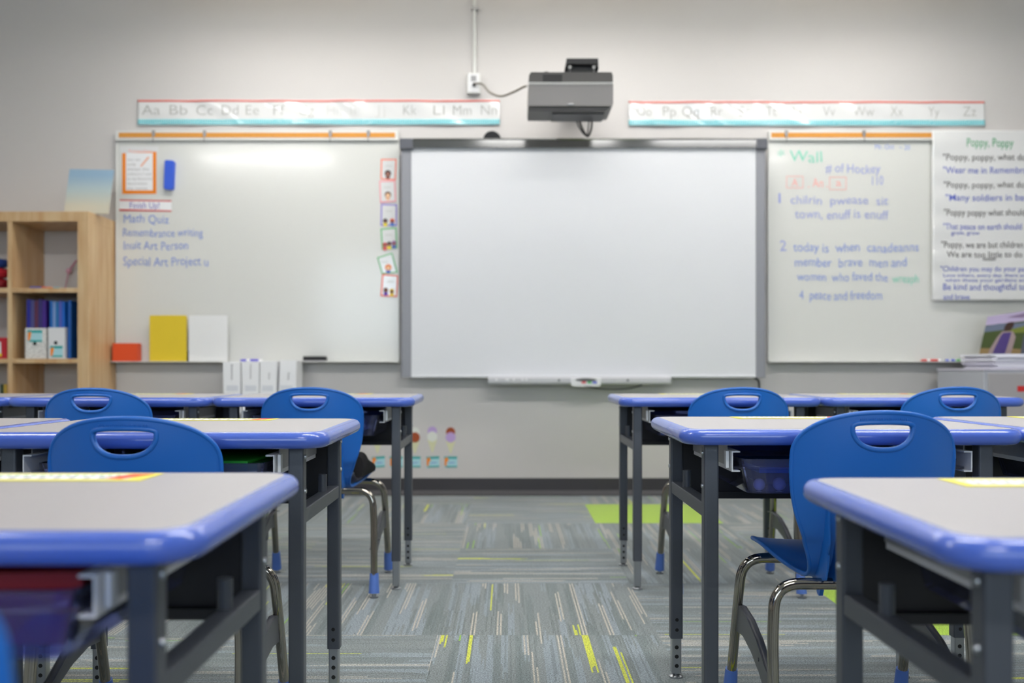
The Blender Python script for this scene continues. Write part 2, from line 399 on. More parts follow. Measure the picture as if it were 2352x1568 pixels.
LP = [(-1.26, 4.5, 'front row, left of the projector'), (.36, 4.5, 'front row, above the projector'), (1.98, 4.5, 'front row, right of the projector'), (-2.3, 1.9, 'middle row, left'), (.36, 1.9, 'middle row, centre'), (1.98, 1.9, 'middle row, right'), (.36, -.8, 'rear row, centre')]
for x, y, w in LP:
    kk = 'front' if y > 4 else 'other'; o = PL[kk] if kk not in used_l else copy_tree(PL[kk]); used_l.add(kk); o.location = (x, y, 0); o['label'] = 'long white suspended ceiling lamp, ' + w

# ------------------------------------------------------------------ student desks
def top_outline():
    return rpoly([(-.336, -.25), (.336, -.25), (.326, .25), (-.326, .25)], [.055, .055, .055, .055], 8)
def make_desk(Zt):
    r = empty('student_desk')
    ol = top_outline()
    prof = [(-.019, 0), (-.012, -.0004), (-.006, -.003), (-.002, -.007), (0, -.012), (0, -.019), (-.002, -.024), (-.007, -.029), (-.014, -.031), (-.035, -.031)]
    MB().prism(offset(ol, -.0188), Zt-.030, Zt-.0002).build('tabletop', M['lam'], r)
    MB().loft([[(x, y, Zt+dz) for x, y in offset(ol, d)] for d, dz in prof]).build('edge_band', M['edge'], r)
    zu = Zt-.030
    for sx in (-1, 1):
        for sy in (-1, 1):
            x, y = .27*sx, .185*sy; w = .0145
            b = MB(); b.prism(rrect(x-w, x+w, y-w, y+w, .004, 3), .095, zu)
            lg = b.build('leg', M['steel'], r)
            e = MB(); e.prism(rrect(x-.0115, x+.0115, y-.0115, y+.0115, .003, 3), .012, .10)
            e.build('leg_extension', M['zinc'], lg)
            g = MB(); g.cyl((x, y, .006), (x, y, .013), .006).cyl((x, y, 0), (x, y, .004), .0165, .0165).cyl((x, y, .004), (x, y, .009), .0165, .008)
            g.build('glide', M['zinc'], lg)
            h = MB()
            if sy > 0:
                for z in (.116, .140): h.cyl((x, y-w-.0004, z), (x, y-w+.002, z), .0042, n=12)
                for z in (.030, .052, .074): h.cyl((x, y-.0119, z), (x, y-.010, z), .0048, n=12)
                h.build('adjustment_holes', M['hole'], lg)
            for z in (zu-.02, zu-.085): MB().cyl((x+sx*w, y, z), (x+sx*(w+.003), y, z), .005, .004, n=10).build('bolt_head', M['zinc'], lg)
        z0 = Zt-.178
        MB().box(.27*sx-.013, .27*sx+.013, -.172, .172, z0, z0+.028).build('side_rail', M['steel'], r, bevel=.002)
        MB().cyl((.27*sx-sx*.004, .07, z0+.026), (.27*sx-sx*.004, .07, z0+.066), .0095, n=18).build('rail_peg', M['steel'], r)
        # tray runner: C channel hung on a light plate
        c = MB(); X = .232*sx; a, bb = sorted((X, X+.0022*sx)); c.box(a, bb, -.215, .15, Zt-.084, Zt-.044)
        a, bb = sorted((X, X-.014*sx)); c.box(a, bb, -.215, .15, Zt-.084, Zt-.0815).box(a, bb, -.215, .15, Zt-.0465, Zt-.044)
        c.build('tray_runner', M['whiteplastic'], r)
        a, bb = sorted((X+.0022*sx, X+.0042*sx)); MB().box(a, bb, -.18, .15, Zt-.075, zu-.001).build('hanger_plate', M['steel_lt'], r)
        a, bb = sorted((X+.0042*sx, X+.010*sx)); MB().box(a, bb, -.20, -.185, Zt-.078, Zt-.045).build('runner_clip', M['whiteplastic'], r)
    MB().box(-.256, .256, .178, .182, Zt-.19, zu-.0005).box(-.256, .256, .165, .178, Zt-.19, Zt-.175).build('modesty_panel', M['dark'], r)
    MB().box(-.256, .256, -.05, .178, zu-.012, zu-.0005).build('underframe', M['dark'], r)
    return r
PRO = {}
def desk(x, y, Zt, label, rz=0):
    if Zt not in PRO: o = PRO[Zt] = make_desk(Zt)
    else: o = copy_tree(PRO[Zt])
    o.location = (x, y, 0); o.rotation_euler.z = rz; tagp(o, label, 'desk', 'student desks with periwinkle edges'); return o
Z1L, Z1R, Z2, Z3 = .588, .580, .618, .640
DESKS = [
    (-.616, 1.064, Z1L, 'front_left', 'nearest grey-topped student desk on the left with magenta things in its tray'),
    (.737, 1.070, Z1R, 'front_right', 'nearest grey-topped student desk on the right, cut by the bottom right corner'),
    (-.669, 1.922, Z2, 'mid_left', 'middle row student desk left of the aisle with a green folder in its tray'),
    (-1.345, 1.935, Z2, 'mid_left2', 'middle row student desk cut by the left edge, joined to the green folder desk'),
    (.670, 2.002, Z2, 'mid_right', 'middle row student desk right of the aisle with a tray of small items'),
    (1.345, 2.010, Z2, 'mid_right2', 'middle row student desk cut by the right edge of the view'),
    (-.643, 3.245, Z3, 'far_left', 'far row student desk beside the aisle on the left, crumpled bag in its tray'),
    (-1.318, 3.245, Z3, 'far_left2', 'far row student desk in front of the bookcase, second from the aisle'),
    (-1.99, 3.27, Z3, 'far_left3', 'far row student desk at the left edge of the view'),
    (.701, 3.245, Z3, 'far_right', 'far row student desk beside the aisle on the right'),
    (1.376, 3.250, Z3, 'far_right2', 'far row student desk on the right, cut by the right edge'),
]
for x, y, z, k, lb in DESKS: desk(x, y, z, lb)

# trays resting on the runners
def make_tray(Zt):
    def ring(hx, y0, y1, r, z): return [(x, y, z) for x, y in rrect(-hx, hx, y0, y1, r, 5)]
    zb = Zt-.129; zl = Zt-.0795
    b = MB()
    rings = [ring(.196, -.195, .135, .02, zb), ring(.209, -.205, .142, .02, zl), ring(.2265, -.215, .149, .02, zl+.0003), ring(.2265, -.215, .149, .02, zl+.004), ring(.2135, -.208, .144, .02, zl+.004),
             ring(.2145, -.209, .145, .02, Zt-.06), ring(.2115, -.206, .142, .02, Zt-.06), ring(.2065, -.2025, .1395, .02, zl), ring(.1935, -.1925, .1325, .02, zb+.003)]
    b.loft(rings, capa=True, capb=True, smooth=False)
    return b.build('storage_tray', M['tray'])
TP = {}
for i, (x, y, z, k, lb) in enumerate(DESKS):
    if z not in TP: t = TP[z] = make_tray(z)
    else: t = TP[z].copy(); C.objects.link(t)
    t.location = (x, y, 0)
    where = {'front_left': 'holding magenta folders under the nearest left desk', 'front_right': 'under the nearest right desk', 'mid_left': 'holding a green folder, middle row left',
             'mid_left2': 'under the middle row desk at the left edge', 'mid_right': 'full of small items under the middle row right desk', 'mid_right2': 'under the middle row desk at the right edge',
             'far_left': 'holding a crumpled bag, far row left of the aisle', 'far_left2': 'under the far row desk before the bookcase', 'far_left3': 'under the far row desk at the left edge',
             'far_right': 'under the far row desk right of the aisle', 'far_right2': 'under the far row desk at the right edge'}[k]
    tagp(t, 'clear blue plastic storage tray ' + where, 'tray', 'storage trays under the desks')
def folder(x, y, z, w, d, t, rgb, nm, label, cat, rz=0):
    MB().box(-w/2, w/2, -d/2, d/2, 0, t).build(nm, mat('c_%d_%d_%d' % rgb, rgb, .5), loc=(x, y, z), rot=(0, 0, rz), bevel=.0015, label=label, cat=cat)
D = {k: (x, y, z) for x, y, z, k, lb in DESKS}
def tz(k): return D[k][2]-.1258
x, y, _ = D['front_left']; folder(x+.02, y-.03, tz('front_left'), .33, .26, .05, (196, 24, 120), 'folder', 'magenta box folder in the nearest left tray', 'folder'); folder(x+.05, y-.03, tz('front_left')+.0503, .25, .24, .018, (150, 20, 30), 'notebook', 'dark red notebook on the magenta folder', 'notebook', .1)
x, y, _ = D['mid_left']; folder(x+.02, y-.03, tz('mid_left'), .34, .28, .06, (20, 120, 60), 'folder', 'thick dark green folder in the middle row left tray', 'folder'); folder(x+.08, y-.03, tz('mid_left')+.0603, .2, .27, .006, (60, 190, 60), 'notebook', 'bright green notebook lying on the dark green folder', 'notebook', -.06)
x, y, _ = D['front_right']; folder(x, y-.03, tz('front_right'), .34, .28, .05, (26, 44, 120), 'folder', 'navy folder in the nearest right tray', 'folder')
x, y, _ = D['mid_right']; z = tz('mid_right')
folder(x+.02, y+.02, z, .30, .2, .03, (60, 70, 120), 'notebook', 'dark blue notebook in the middle row right tray', 'notebook')
folder(x+.0, y-.02, z+.0302, .32, .24, .012, (20, 130, 210), 'folder', 'bright blue folder in the middle row right tray', 'folder')
rr = random.Random(3)
for i, (dx, r_, rgb, lb) in enumerate([(-.17, .012, (220, 220, 225), 'white ball at the left end'), (-.13, .013, (225, 225, 230), 'white ball near the left end'), (-.095, .009, (232, 160, 30), 'orange ball near the left end'), (-.06, .012, (60, 60, 90), 'dark ball near the middle'),
                                 (-.02, .009, (230, 170, 30), 'orange ball near the middle'), (.03, .013, (215, 215, 220), 'white ball right of the middle'), (.09, .01, (200, 60, 60), 'red ball towards the right')]):
    MB().ball((0, 0, r_), r_).build('bead', mat('c_%d_%d_%d' % rgb, rgb, .4), loc=(x+dx, y-.175, z), label=lb+' of the middle row right tray', cat='ball', group='small balls in the clear tray')
x, y, _ = D['far_left']; MB().ball((0, 0, .032), .048, .042, .027, n=22, m=14, jit=.16).build('crumpled_bag', M['bagfilm'], loc=(x+.12, y-.13, tz('far_left')), label='crumpled clear bag in the far row left tray', cat='bag')
folder(x-.06, y-.03, tz('far_left'), .2, .26, .045, (90, 30, 60), 'notebook', 'maroon notebook beside the crumpled bag', 'notebook')
x, y, _ = D['far_right']; folder(x-.06, y-.03, tz('far_right'), .26, .26, .04, (90, 170, 190), 'folder', 'pale teal folder in the far row right tray', 'folder')
x, y, _ = D['mid_right2']; folder(x, y-.03, tz('mid_right2'), .34, .28, .05, (30, 30, 60), 'folder', 'black folder in the tray at the right edge', 'folder')
x, y, _ = D['mid_left2']; folder(x, y-.03, tz('mid_left2'), .34, .28, .05, (50, 70, 140), 'folder', 'slate blue folder in the tray at the left edge', 'folder')

# name strips taped on the desks
def strip():
    r = empty('name_strip')
    MB().box(-.135, .135, -.042, .042, 0, .0006).build('yellow_border', M['yellowpaper'], r)
    MB().box(-.118, .112, -.027, .027, .0006, .0009).build('white_panel', M['paper'], r)
    b = MB()
    for i in range(20): b.box(-.114+i*.0115, -.108+i*.0115, .008, .018, .0009, .0011)
    b.build('letter_marks', mat('c_green_marks', (110, 170, 90), .5), r)
    b = MB()
    for i in range(11): b.box(-.11+i*.02, -.102+i*.02, -.02, -.008, .0009, .0011)
    b.build('number_marks', mat('c_grey_marks', (120, 120, 130), .5), r)
    MB().prism([(.08, -.02), (.105, -.03), (.118, .012), (.128, .03), (.098, .03)], .0011, .0013).build('red_arrow', mat('c_arrow', (226, 84, 50), .5), r)
    return r
st = strip(); first = True
for k, lb in [('front_left', 'nearest left desk'), ('front_right', 'nearest right desk'), ('mid_left', 'middle row left desk'), ('mid_right', 'middle row right desk'), ('mid_right2', 'middle row desk at the right edge'), ('far_left', 'far row desk left of the aisle'), ('far_left2', 'far row desk before the bookcase'), ('far_right', 'far row desk right of the aisle'), ('far_right2', 'far row desk at the right edge')]:
    o = st if first else copy_tree(st); first = False; x, y, z = D[k]; o.location = (x, y+.175, z+.0002)
    tagp(o, 'yellow bordered name strip taped to the ' + lb, 'name strip', 'yellow name strips on the desks')

# ------------------------------------------------------------------ chairs
CP = [(-.215, .665, .157, .045, 0), (-.212, .60, .159, .05, 0), (-.205, .545, .159, .05, 0), (-.192, .48, .150, .046, 0), (-.174, .42, .130, .036, 0), (-.150, .370, .113, .03, .0), (-.115, .340, .110, .02, .006),
      (-.06, .333, .119, .005, .013), (.02, .338, .136, 0, .018), (.10, .353, .149, 0, .016), (.17, .358, .151, 0, .010), (.205, .353, .147, -.004, .004), (.225, .342, .14, -.008, 0)]
CS = np.array(crom(CP, 14)); dl = np.sqrt((np.diff(CS[:, :2], axis=0)**2).sum(1)); SL = np.concatenate([[0], np.cumsum(dl)]); LT = SL[-1]
def cap(q): q = max(0, min(1, q)); return (1-(1-q)**2.6)**(1/2.2)
def hw(s): return float(np.interp(s, SL, CS[:, 2]))*cap(s/.09)*cap((LT-s)/.075)
def SP(x, s, lift=0):
    s = min(max(s, 0), LT); h = max(hw(s), .0005); u = min(1.0, abs(x)/h)
    fu = min(1, abs(x)/.157)
    y, z, _, wy, wz = [float(np.interp(s, SL, CS[:, i])) for i in range(5)]
    k = fu**2 if s < .25 else u**2*.6+fu**2*.4
    p = Vector((x, y+wy*k*1.0, z+wz*k))
    if lift:
        e = .003; a = SP(x, s+e)-SP(x, s-e); c = Vector((1, 0, 0)); n = c.cross(a).normalized(); p = p+n*lift
    return p
def hole_outline(n=64):
    out = []
    for i in range(n):
        t = 2*PI*i/n; cx, sy = math.cos(t), math.sin(t)
        x = .054*math.copysign(abs(cx)**.8, cx)
        if sy >= 0: s = .0315+.0335*abs(sy)**1.0
        else: s = .0315-.0105*abs(sy)**.45
        out.append((x, s))
    return out
def inside(p, poly):
    c = False; n = len(poly)
    for i in range(n):
        a, b = poly[i], poly[i-1]
        if (a[1] > p[1]) != (b[1] > p[1]) and p[0] < (b[0]-a[0])*(p[1]-a[1])/(b[1]-a[1])+a[0]: c = not c
    return c
def make_chair():
    r = empty('school_chair')
    rows = [.09*(i/26)**1.7 for i in range(26)]+list(np.linspace(.09, LT-.075, 60)[:-1])+[LT-.075*((20-i)/20)**1.7 for i in range(21)]
    nc = 64; ho = hole_outline()
    vs = []; par = []
    for s in rows:
        h = max(hw(s), .0004)
        for j in range(nc+1):
            x = h*(-1+2*j/nc); par.append((x, s))
    keep = []; n1 = nc+1
    for i in range(len(rows)-1):
        for j in range(nc):
            q = [i*n1+j, i*n1+j+1, (i+1)*n1+j+1, (i+1)*n1+j]
            cx = sum(par[k][0] for k in q)/4; cs = sum(par[k][1] for k in q)/4
            if .02 < cs < .07 and inside((cx, cs), ho): continue
            keep.append(q)
    used = {}
    for q in keep:
        for k in q: used[k] = used.get(k, 0)+1
    for k, c in used.items():
        x, s = par[k]
        if c < 4 and .018 < s < .072 and abs(x) < .065 and 0 < k % n1 < nc:
            par[k] = min(ho, key=lambda o: (o[0]-x)**2+(o[1]-s)**2)
    idx = {}; fs = []
    for q in keep:
        f = []
        for k in q:
            if k not in idx: idx[k] = len(vs); vs.append(tuple(SP(*par[k])))
            f.append(idx[k])
        fs.append(f)
    b = MB().add(vs, fs, 0, True)
    o = b.build('seat_shell', M['shell'], r, weld=True)
    sd = o.modifiers.new('solid', 'SOLIDIFY'); sd.thickness = .006; sd.offset = 0
    b = MB(); edge = [SP(hw(s)*.999, s) for s in rows]+[SP(-hw(s)*.999, s) for s in rows[::-1]]
    pts = [edge[0]]
    for p in edge[1:]:
        if (p-pts[-1]).length > .002: pts.append(p)
    if (pts[0]-pts[-1]).length < .002: pts.pop()
    b.tube(pts, .0048, 8, closed=True); b.build('shell_rim', M['shell'], r)
    b = MB(); b.tube([SP(x*1.075, .042+(s-.042)*1.16, 0)+Vector((0, -.002, 0)) for x, s in ho], .0048, 8, closed=True); b.build('handle_rim', M['shell'], r)
    b = MB()
    for i in range(24):
        x = -.044+i*.0038; p = SP(x, .0105); q = SP(x, .0155); b.cyl(p+Vector((0, -.0035, 0)), q+Vector((0, -.0035, 0)), .0011, n=6)
    b.build('grip_ridges', M['shell'], r)
    b = MB()
    for x in (-.096, -.074, -.046, -.016, .016, .046, .074, .096):
        S0 = np.linspace(.13, .345, 26); A = []
        for s in S0:
            q = (s-.13)/.215; d = .006+.040*math.sin(min(1, q*1.1)*PI*.5)**2
            if q > .8: d *= max(.12, 1-(q-.8)/.2)
            k = x*(1 if s > .25 else 1)
            p = SP(k, s); e = .003; t = (SP(k, s+e)-SP(k, s-e)).normalized(); nrm = Vector((0, t.z, -t.y)); 
            if nrm.y > 0 or nrm.z > .3: nrm = -nrm
            A.append((p, p+nrm*d))
        for w in (-.0013, .0013): pass
        rings = [[p+Vector((-.0028, 0, 0)), p+Vector((.0028, 0, 0)), q+Vector((.0018, 0, 0)), q+Vector((-.0018, 0, 0))] for p, q in A]
        b.loft(rings, capa=True, capb=True, smooth=False)
    for sx in (-1, 1): b.prism([(-.125, .35), (-.125, .318), (-.118, .306), (-.108, .308), (-.09, .33), (-.06, .338), (-.06, .345)], .088*sx-.004, .088*sx+.004, axis='x')
    b.build('back_ribs', M['shell'], r)
    def arch(y0, y1, zt, nm):
        P = [(-.2, y1, .012), (-.197, y0*.0+y0+(y1-y0)*.18, .275), (-.186, y0, zt), (.186, y0, zt), (.197, y0+(y1-y0)*.18, .275), (.2, y1, .012)]
        P = [(-.2, y1, .02), (-.196, y0+(y1-y0)*.30, .235), (-.190, y0+(y1-y0)*.08, zt), (.190, y0+(y1-y0)*.08, zt), (.196, y0+(y1-y0)*.30, .235), (.2, y1, .02)]
        pp = roundpath(P, [0, .03, .075, .075, .03, 0], 9)
        a = MB().tube(pp, .0112, 14).build(nm, M['chrome'], r)
        return a
    for y0, y1, nm in ((-.145, -.18, 'rear_frame'), (.095, .18, 'front_frame')):
        arch(y0, y1, .336, nm)
        for sx in (-1, 1):
            x, y = sx*.2, y1; dy = (.065 if y1 > 0 else -.05)*.7/.215
            b = MB().cyl((x, y, .014), (x-sx*.001, y-dy*.06, .076), .0170, .0140, n=18); bt = b.build('foot_boot', M['boot'], r)
            MB().cyl((x, y, .004), (x, y, .014), .007, n=12).cyl((x, y, 0), (x, y, .005), .013, .014, n=16).build('glide', M['zinc'], bt)
    for sx in (-1, 1):
        pts = [(.150, .215), (.160, .165), (.120, .150), (.02, .125), (-.09, .085), (-.150, .075), (-.150, .105), (-.145, .145), (-.12, .172), (-.02, .200), (.07, .215)]
        top = [(.158, .212), (.10, .214), (.03, .204), (-.03, .186), (-.08, .160), (-.12, .122), (-.155, .075)]
        bot = [(-.168, .085), (-.158, .165), (-.13, .182), (-.08, .207), (.0, .240), (.10, .262), (.148, .268)]
        # arc plate, broad at the front leg and running down to the rear leg
        pl_ = [(.151, .225), (.10, .232), (.03, .222), (-.04, .198), (-.10, .165), (-.145, .150), (-.156, .150), (-.163, .085), (-.150, .078), (-.12, .105), (-.06, .140), (.0, .162), (.07, .176), (.162, .168)]
        b = MB().prism(pl_, sx*.1955-.0025, sx*.1955+.0025, axis='x')
        top_ = pl_[:7]
        b.loft([[(sx*.1955, y, z), (sx*.1955-sx*.014, y, z), (sx*.1955-sx*.014, y, z-.0025), (sx*.1955, y, z-.0025)] for y, z in top_], capa=True, capb=True)
        b.cyl((sx*.199, .15, .2), (sx*.195, .15, .2), .004, n=8).cyl((sx*.1975, -.06, .165), (sx*.2, -.06, .165), .004, n=8)
        b.build('side_brace', M['plate'], r)
    return r
CH = [(.680, 1.862, .945, .985, 'blue plastic chair pushed up to the middle row desk right of the aisle'),
      (-.665, 1.790, .955, .975, 'blue plastic chair at the green folder desk, middle row left'),
      (-.632, 3.125, 1.01, 1.01, 'blue plastic chair holding black shoes, far row left beside the aisle'),
      (.742, 3.115, .99, 1.01, 'blue plastic chair at the far row desk right of the aisle'),
      (1.428, 3.120, .995, 1.012, 'blue plastic chair at the right side of the far row'),
      (-1.275, 3.020, 1.02, 1.01, 'blue plastic chair in front of the bookcase, far row left'),
      (-.412, .625, .95, 1.0, 'blue plastic chair cut off by the bottom left corner')]
c0 = make_chair(); first = True
for x, y, sx, sz, lb in CH:
    o = c0 if first else copy_tree(c0); first = False; o.location = (x, y, 0); o.scale = (sx, sx, sz); tagp(o, lb, 'chair', 'blue plastic school chairs')

# black shoes on the far left chair
def shoe():
    b = MB(); rings = []
    sec = [(-.10, .024, .000, .060), (-.085, .032, 0, .072), (-.05, .033, 0, .070), (-.01, .033, 0, .052), (.03, .036, 0, .042), (.07, .035, 0, .034), (.095, .026, 0, .026), (.108, .008, .004, .014)]
    for y, w, z0, z1 in sec: rings.append([(w*math.cos(2*PI*i/16)*1.0, y, (z0+z1)/2+(z1-z0)/2*math.sin(2*PI*i/16)) for i in range(16)])
    b.loft(rings, capa=True, capb=True); b2 = b
    return b2
for dx, dy, rz, lb in [(-.493, 3.15, -.08, 'black shoe on the far left chair seat, nearer the aisle'), (-.551, 3.14, .04, 'black shoe on the far left chair seat, further from the aisle')]:
    o = shoe().build('shoe', M['black'], loc=(dx, dy, .369), rot=(0, 0, rz), label=lb, cat='shoe', group='black shoes on the chair'); o.scale = (.74, .85, 1.2)

# ------------------------------------------------------------------ whiteboards and the interactive board
def whiteboard(nm, x0, x1, xo0, xo1, hooks, label):
    Y = WY-.022; r = empty(nm, (0, WY, 0)); r.location = (0, 0, 0); tagp(r, label, 'whiteboard')
    X0, _, ZT = W(x0, 322, Y); X1, _, ZB = W(x1, 830, Y)
    MB().box(X0+.008, X1-.006, Y, WY, ZB+.004, ZT).build('writing_surface', M['wb'], r)
    f = MB().box(X0, X0+.008, Y-.004, WY, ZB, ZT).box(X1-.006, X1, Y-.004, WY, ZB, ZT).box(X0, X1, Y-.004, WY, ZB-.004, ZB+.004); f.build('frame', M['alu'], r)
    zt0 = W(0, 301, Y)[2]; MB().box(X0+.004, X1-.004, Y-.012, WY, ZT, zt0).box(X0+.004, X1-.004, Y-.02, Y-.010, ZT-.004, ZT+.004).build('map_rail', M['alu'], r)
    a = W(xo0, 304.5, Y)[0]; bb = W(xo1, 316, Y)[0]; MB().box(a, bb, Y-.0145, Y-.011, W(0, 317, Y)[2], W(0, 306, Y)[2]).build('cork_strip', M['cork'], r)
    for h in hooks:
        hx = W(h, 0, Y)[0]; MB().tube([(hx, Y-.018, ZT+.045), (hx, Y-.022, ZT+.01), (hx, Y-.026, ZT-.005), (hx, Y-.024, ZT-.014)], .003, 8).box(hx-.009, hx+.009, Y-.019, Y-.0145, ZT+.02, ZT+.052).build('map_hook', M['hook'], r)
    MB().box(X0, X1, WY-.095, WY-.018, ZB-.008, ZB-.004).box(X0, X1, WY-.095, WY-.092, ZB-.008, ZB+.0005).build('marker_tray', M['alu'], r)
    return r, ZB-.004
wbl, TRZ = whiteboard('whiteboard', 266, 917, 275, 908, (355, 472, 760, 847), 'long whiteboard with a cork map rail left of the interactive board')
wbr, _ = whiteboard('whiteboard', 1764, 2560, 1770, 2500, (1804, 1982), 'whiteboard with blue handwriting right of the interactive board')
YT = WY-.0235
def pen(t, c, x, y, w, h, par=wbl, **k): text(t, c, x, y, w, h*1.15, YT, par, name='handwriting', jit=.05, **k)
pen('Math Quiz', M['ink_blue'], 284, 512, 104, 17)
pen('Remembrance writing', M['ink_blue'], 282, 543, 184, 16)
pen('Inuit Art Person', M['ink_blue'], 284, 573, 148, 17)
pen('Special Art Project u', M['ink_blue'], 283, 610, 195, 18)
for t, c, x, y, w, h in [('* Wall', M['ink_green'], 1786, 371, 102, 22), ('# of Hockey', M['ink_faint'], 1896, 397, 126, 18), ('110', M['ink_faint'], 2003, 425, 26, 18), ('Mr. Oct   ~ 20', M['ink_blue'], 2010, 343, 80, 10),
                      ('1', M['ink_faint'], 1788, 467, 5, 20), ('chilrin  pwease  sit', M['ink_faint'], 1816, 469, 224, 17), ('town, enuff is enuff', M['ink_faint'], 1826, 502, 215, 18),
                      ('2', M['ink_faint'], 1791, 577, 15, 21), ('today is  when  canadeanns', M['ink_blue'], 1822, 578, 288, 18), ('member  brave  men and', M['ink_blue'], 1826, 612, 256, 18),
                      ('women  who faved the', M['ink_blue'], 1831, 645, 208, 17), ('wreaph', M['ink_green'], 2050, 650, 60, 17), ('4  peace and freedom', M['ink_blue'], 1836, 688, 190, 18),
                      ('A', M['ink_red'], 1818, 428, 14, 15), ('. An .', M['ink_red'], 1856, 431, 46, 18), ('a', M['ink_red'], 1920, 428, 12, 15)]: pen(t, c, x, y, w, h, wbr)
for (a0, a1, b0, b1) in ((1806, 1845, 404, 432), (1905, 1944, 406, 436)):
    A = W(a0, b0, YT); Bq = W(a1, b1, YT); t = .0035; b = MB()
    for q in ((A[0], Bq[0], A[2]-t, A[2]), (A[0], Bq[0], Bq[2], Bq[2]+t), (A[0], A[0]+t, Bq[2], A[2]), (Bq[0]-t, Bq[0], Bq[2], A[2])): b.box(q[0], q[1], YT-.0003, YT, q[2], q[3])
    b.build('drawn_box', M['ink_red'], wbr)

def interactive():
    r = empty('interactive_whiteboard'); tagp(r, 'large interactive whiteboard with a grey frame in the middle of the wall', 'interactive whiteboard')
    Y = 5.22; X0, _, ZT = W(919, 319, Y); X1, _, ZB = W(1761, 867, Y); a = W(945, 341, Y); c = W(1736, 861, Y)
    MB().box(a[0]-.003, c[0]+.003, Y+.006, Y+.03, c[2]-.003, a[2]+.006).build('screen', M['sb'], r)
    f = MB(); prof = lambda x: [(Y+.012, 0)]
    f.loft([[(X0, Y+.03, z), (X0+.006, Y+.004, z), (X0+.012, Y, z), (a[0]-.006, Y, z), (a[0], Y+.008, z), (a[0], Y+.03, z)] for z in (ZB, ZT-.06)], capa=True, capb=True, smooth=False)
    f.build('side_frame', M['sbframe'], r); f = MB()
    f.loft([[(c[0], Y+.03, z), (c[0], Y+.008, z), (c[0]+.006, Y, z), (X1-.012, Y, z), (X1-.006, Y+.004, z), (X1, Y+.03, z)] for z in (ZB, ZT-.06)], capa=True, capb=True, smooth=False)
    f.build('side_frame', M['sbframe'], r)
    MB().box(a[0]-.001, c[0]+.001, Y-.004, Y+.03, ZB, c[2]).build('bottom_lip', M['sb'], r, bevel=.003)
    t = MB(); t.loft([[(x, Y+.03, ZT), (x, Y-.016, ZT), (x, Y-.018, ZT-.006), (x, Y-.014, ZT-.010), (x, Y-.013, ZT-.052), (x, Y+.03, ZT-.052)] for x in (a[0]+.01, c[0]-.0)], capa=True, capb=True, smooth=False)
    t.build('top_frame', M['sbtop'], r)
    for x0, x1 in ((X0-.002, a[0]+.010), (c[0], X1+.002)): MB().box(x0, x1, Y-.018, Y+.03, ZT-.062, ZT+.001).build('corner_cap', M['sbdark'], r, bevel=.006)
    MB().box(X0+.1, X1-.1, Y+.03, WY, ZB+.15, ZT-.15).build('wall_mount', M['sbdark'], r)
    # pen tray
    p = W(1121, 866, Y-.05); q = W(1540, 883, Y-.05)
    ptr = MB().prism([(Y-.07, p[2]-.004), (Y-.07, q[2]+.012), (Y-.06, q[2]), (Y+.02, q[2]), (Y+.02, p[2]+.002), (Y-.04, p[2]+.002)], p[0], q[0], axis='x').build('pen_tray', mat('pen_tray', (190, 190, 194), .4), r, bevel=.004)
    b = MB(); d = MB()
    for px in (1140, 1165, 1180, 1200, 1209): g = W(px, 872, Y-.07); b.ball((g[0], Y-.07, g[2]), .006 if px != 1165 else .011, .004, .006)
    b.build('tray_knobs', M['whiteplastic'], ptr)
    for px in (1284, 1442): g = W(px, 873, Y-.07); d.ball((g[0], Y-.07, g[2]), .007, .003, .005)
    d.build('sensor_dots', M['hole'], ptr)
    c0 = W(1311, 868, Y-.08); c1 = W(1381, 887, Y-.08)
    MB().prism([(c0[0], c0[2]), (c0[0]+.004, c1[2]+.006), (c0[0]+.02, c1[2]), (c1[0]-.02, c1[2]), (c1[0]-.004, c1[2]+.006), (c1[0], c0[2])], Y-.085, Y-.069, axis='y').build('eraser_holder', M['whiteplastic'], ptr, bevel=.003)
    MB().ball(((c0[0]+c1[0])/2, Y-.08, c0[2]-.010), .072, .01, .011).build('eraser', mat('eraser_grey', (90, 92, 94), .6), ptr)
    for px, rgb in ((1341, (214, 96, 104)), (1354, (96, 180, 116)), (1366, (92, 104, 200))): g = W(px, 878, Y-.088); MB().box(g[0]-.012, g[0]+.012, Y-.0875, Y-.084, g[2]-.006, g[2]+.006).build('colour_key', mat('c_key%d' % px, rgb, .5), ptr)
    MB().tube(crom([W(1330, 884, Y-.02), W(1385, 893, Y-.02), W(1440, 892, Y-.02), W(1475, 884, Y-.02)], 6), .004, 6).build('pen_tray_cable', M['blackcable'], r)
    MB().tube(crom([W(1730, 866, Y+.03), W(1742, 874, Y+.03), W(1744, 890, Y+.04), W(1748, 930, Y+.07)], 6), .006, 6).build('power_cable', M['blackcable'], r)
    return r
interactive()
MB().cyl(W(1130, 322, WY-.05), W(1130, 322, WY-.002), .052, n=28).build('cable_reel', M['proj_black'], label='dark round disc peeking over the interactive board top', cat='disc')

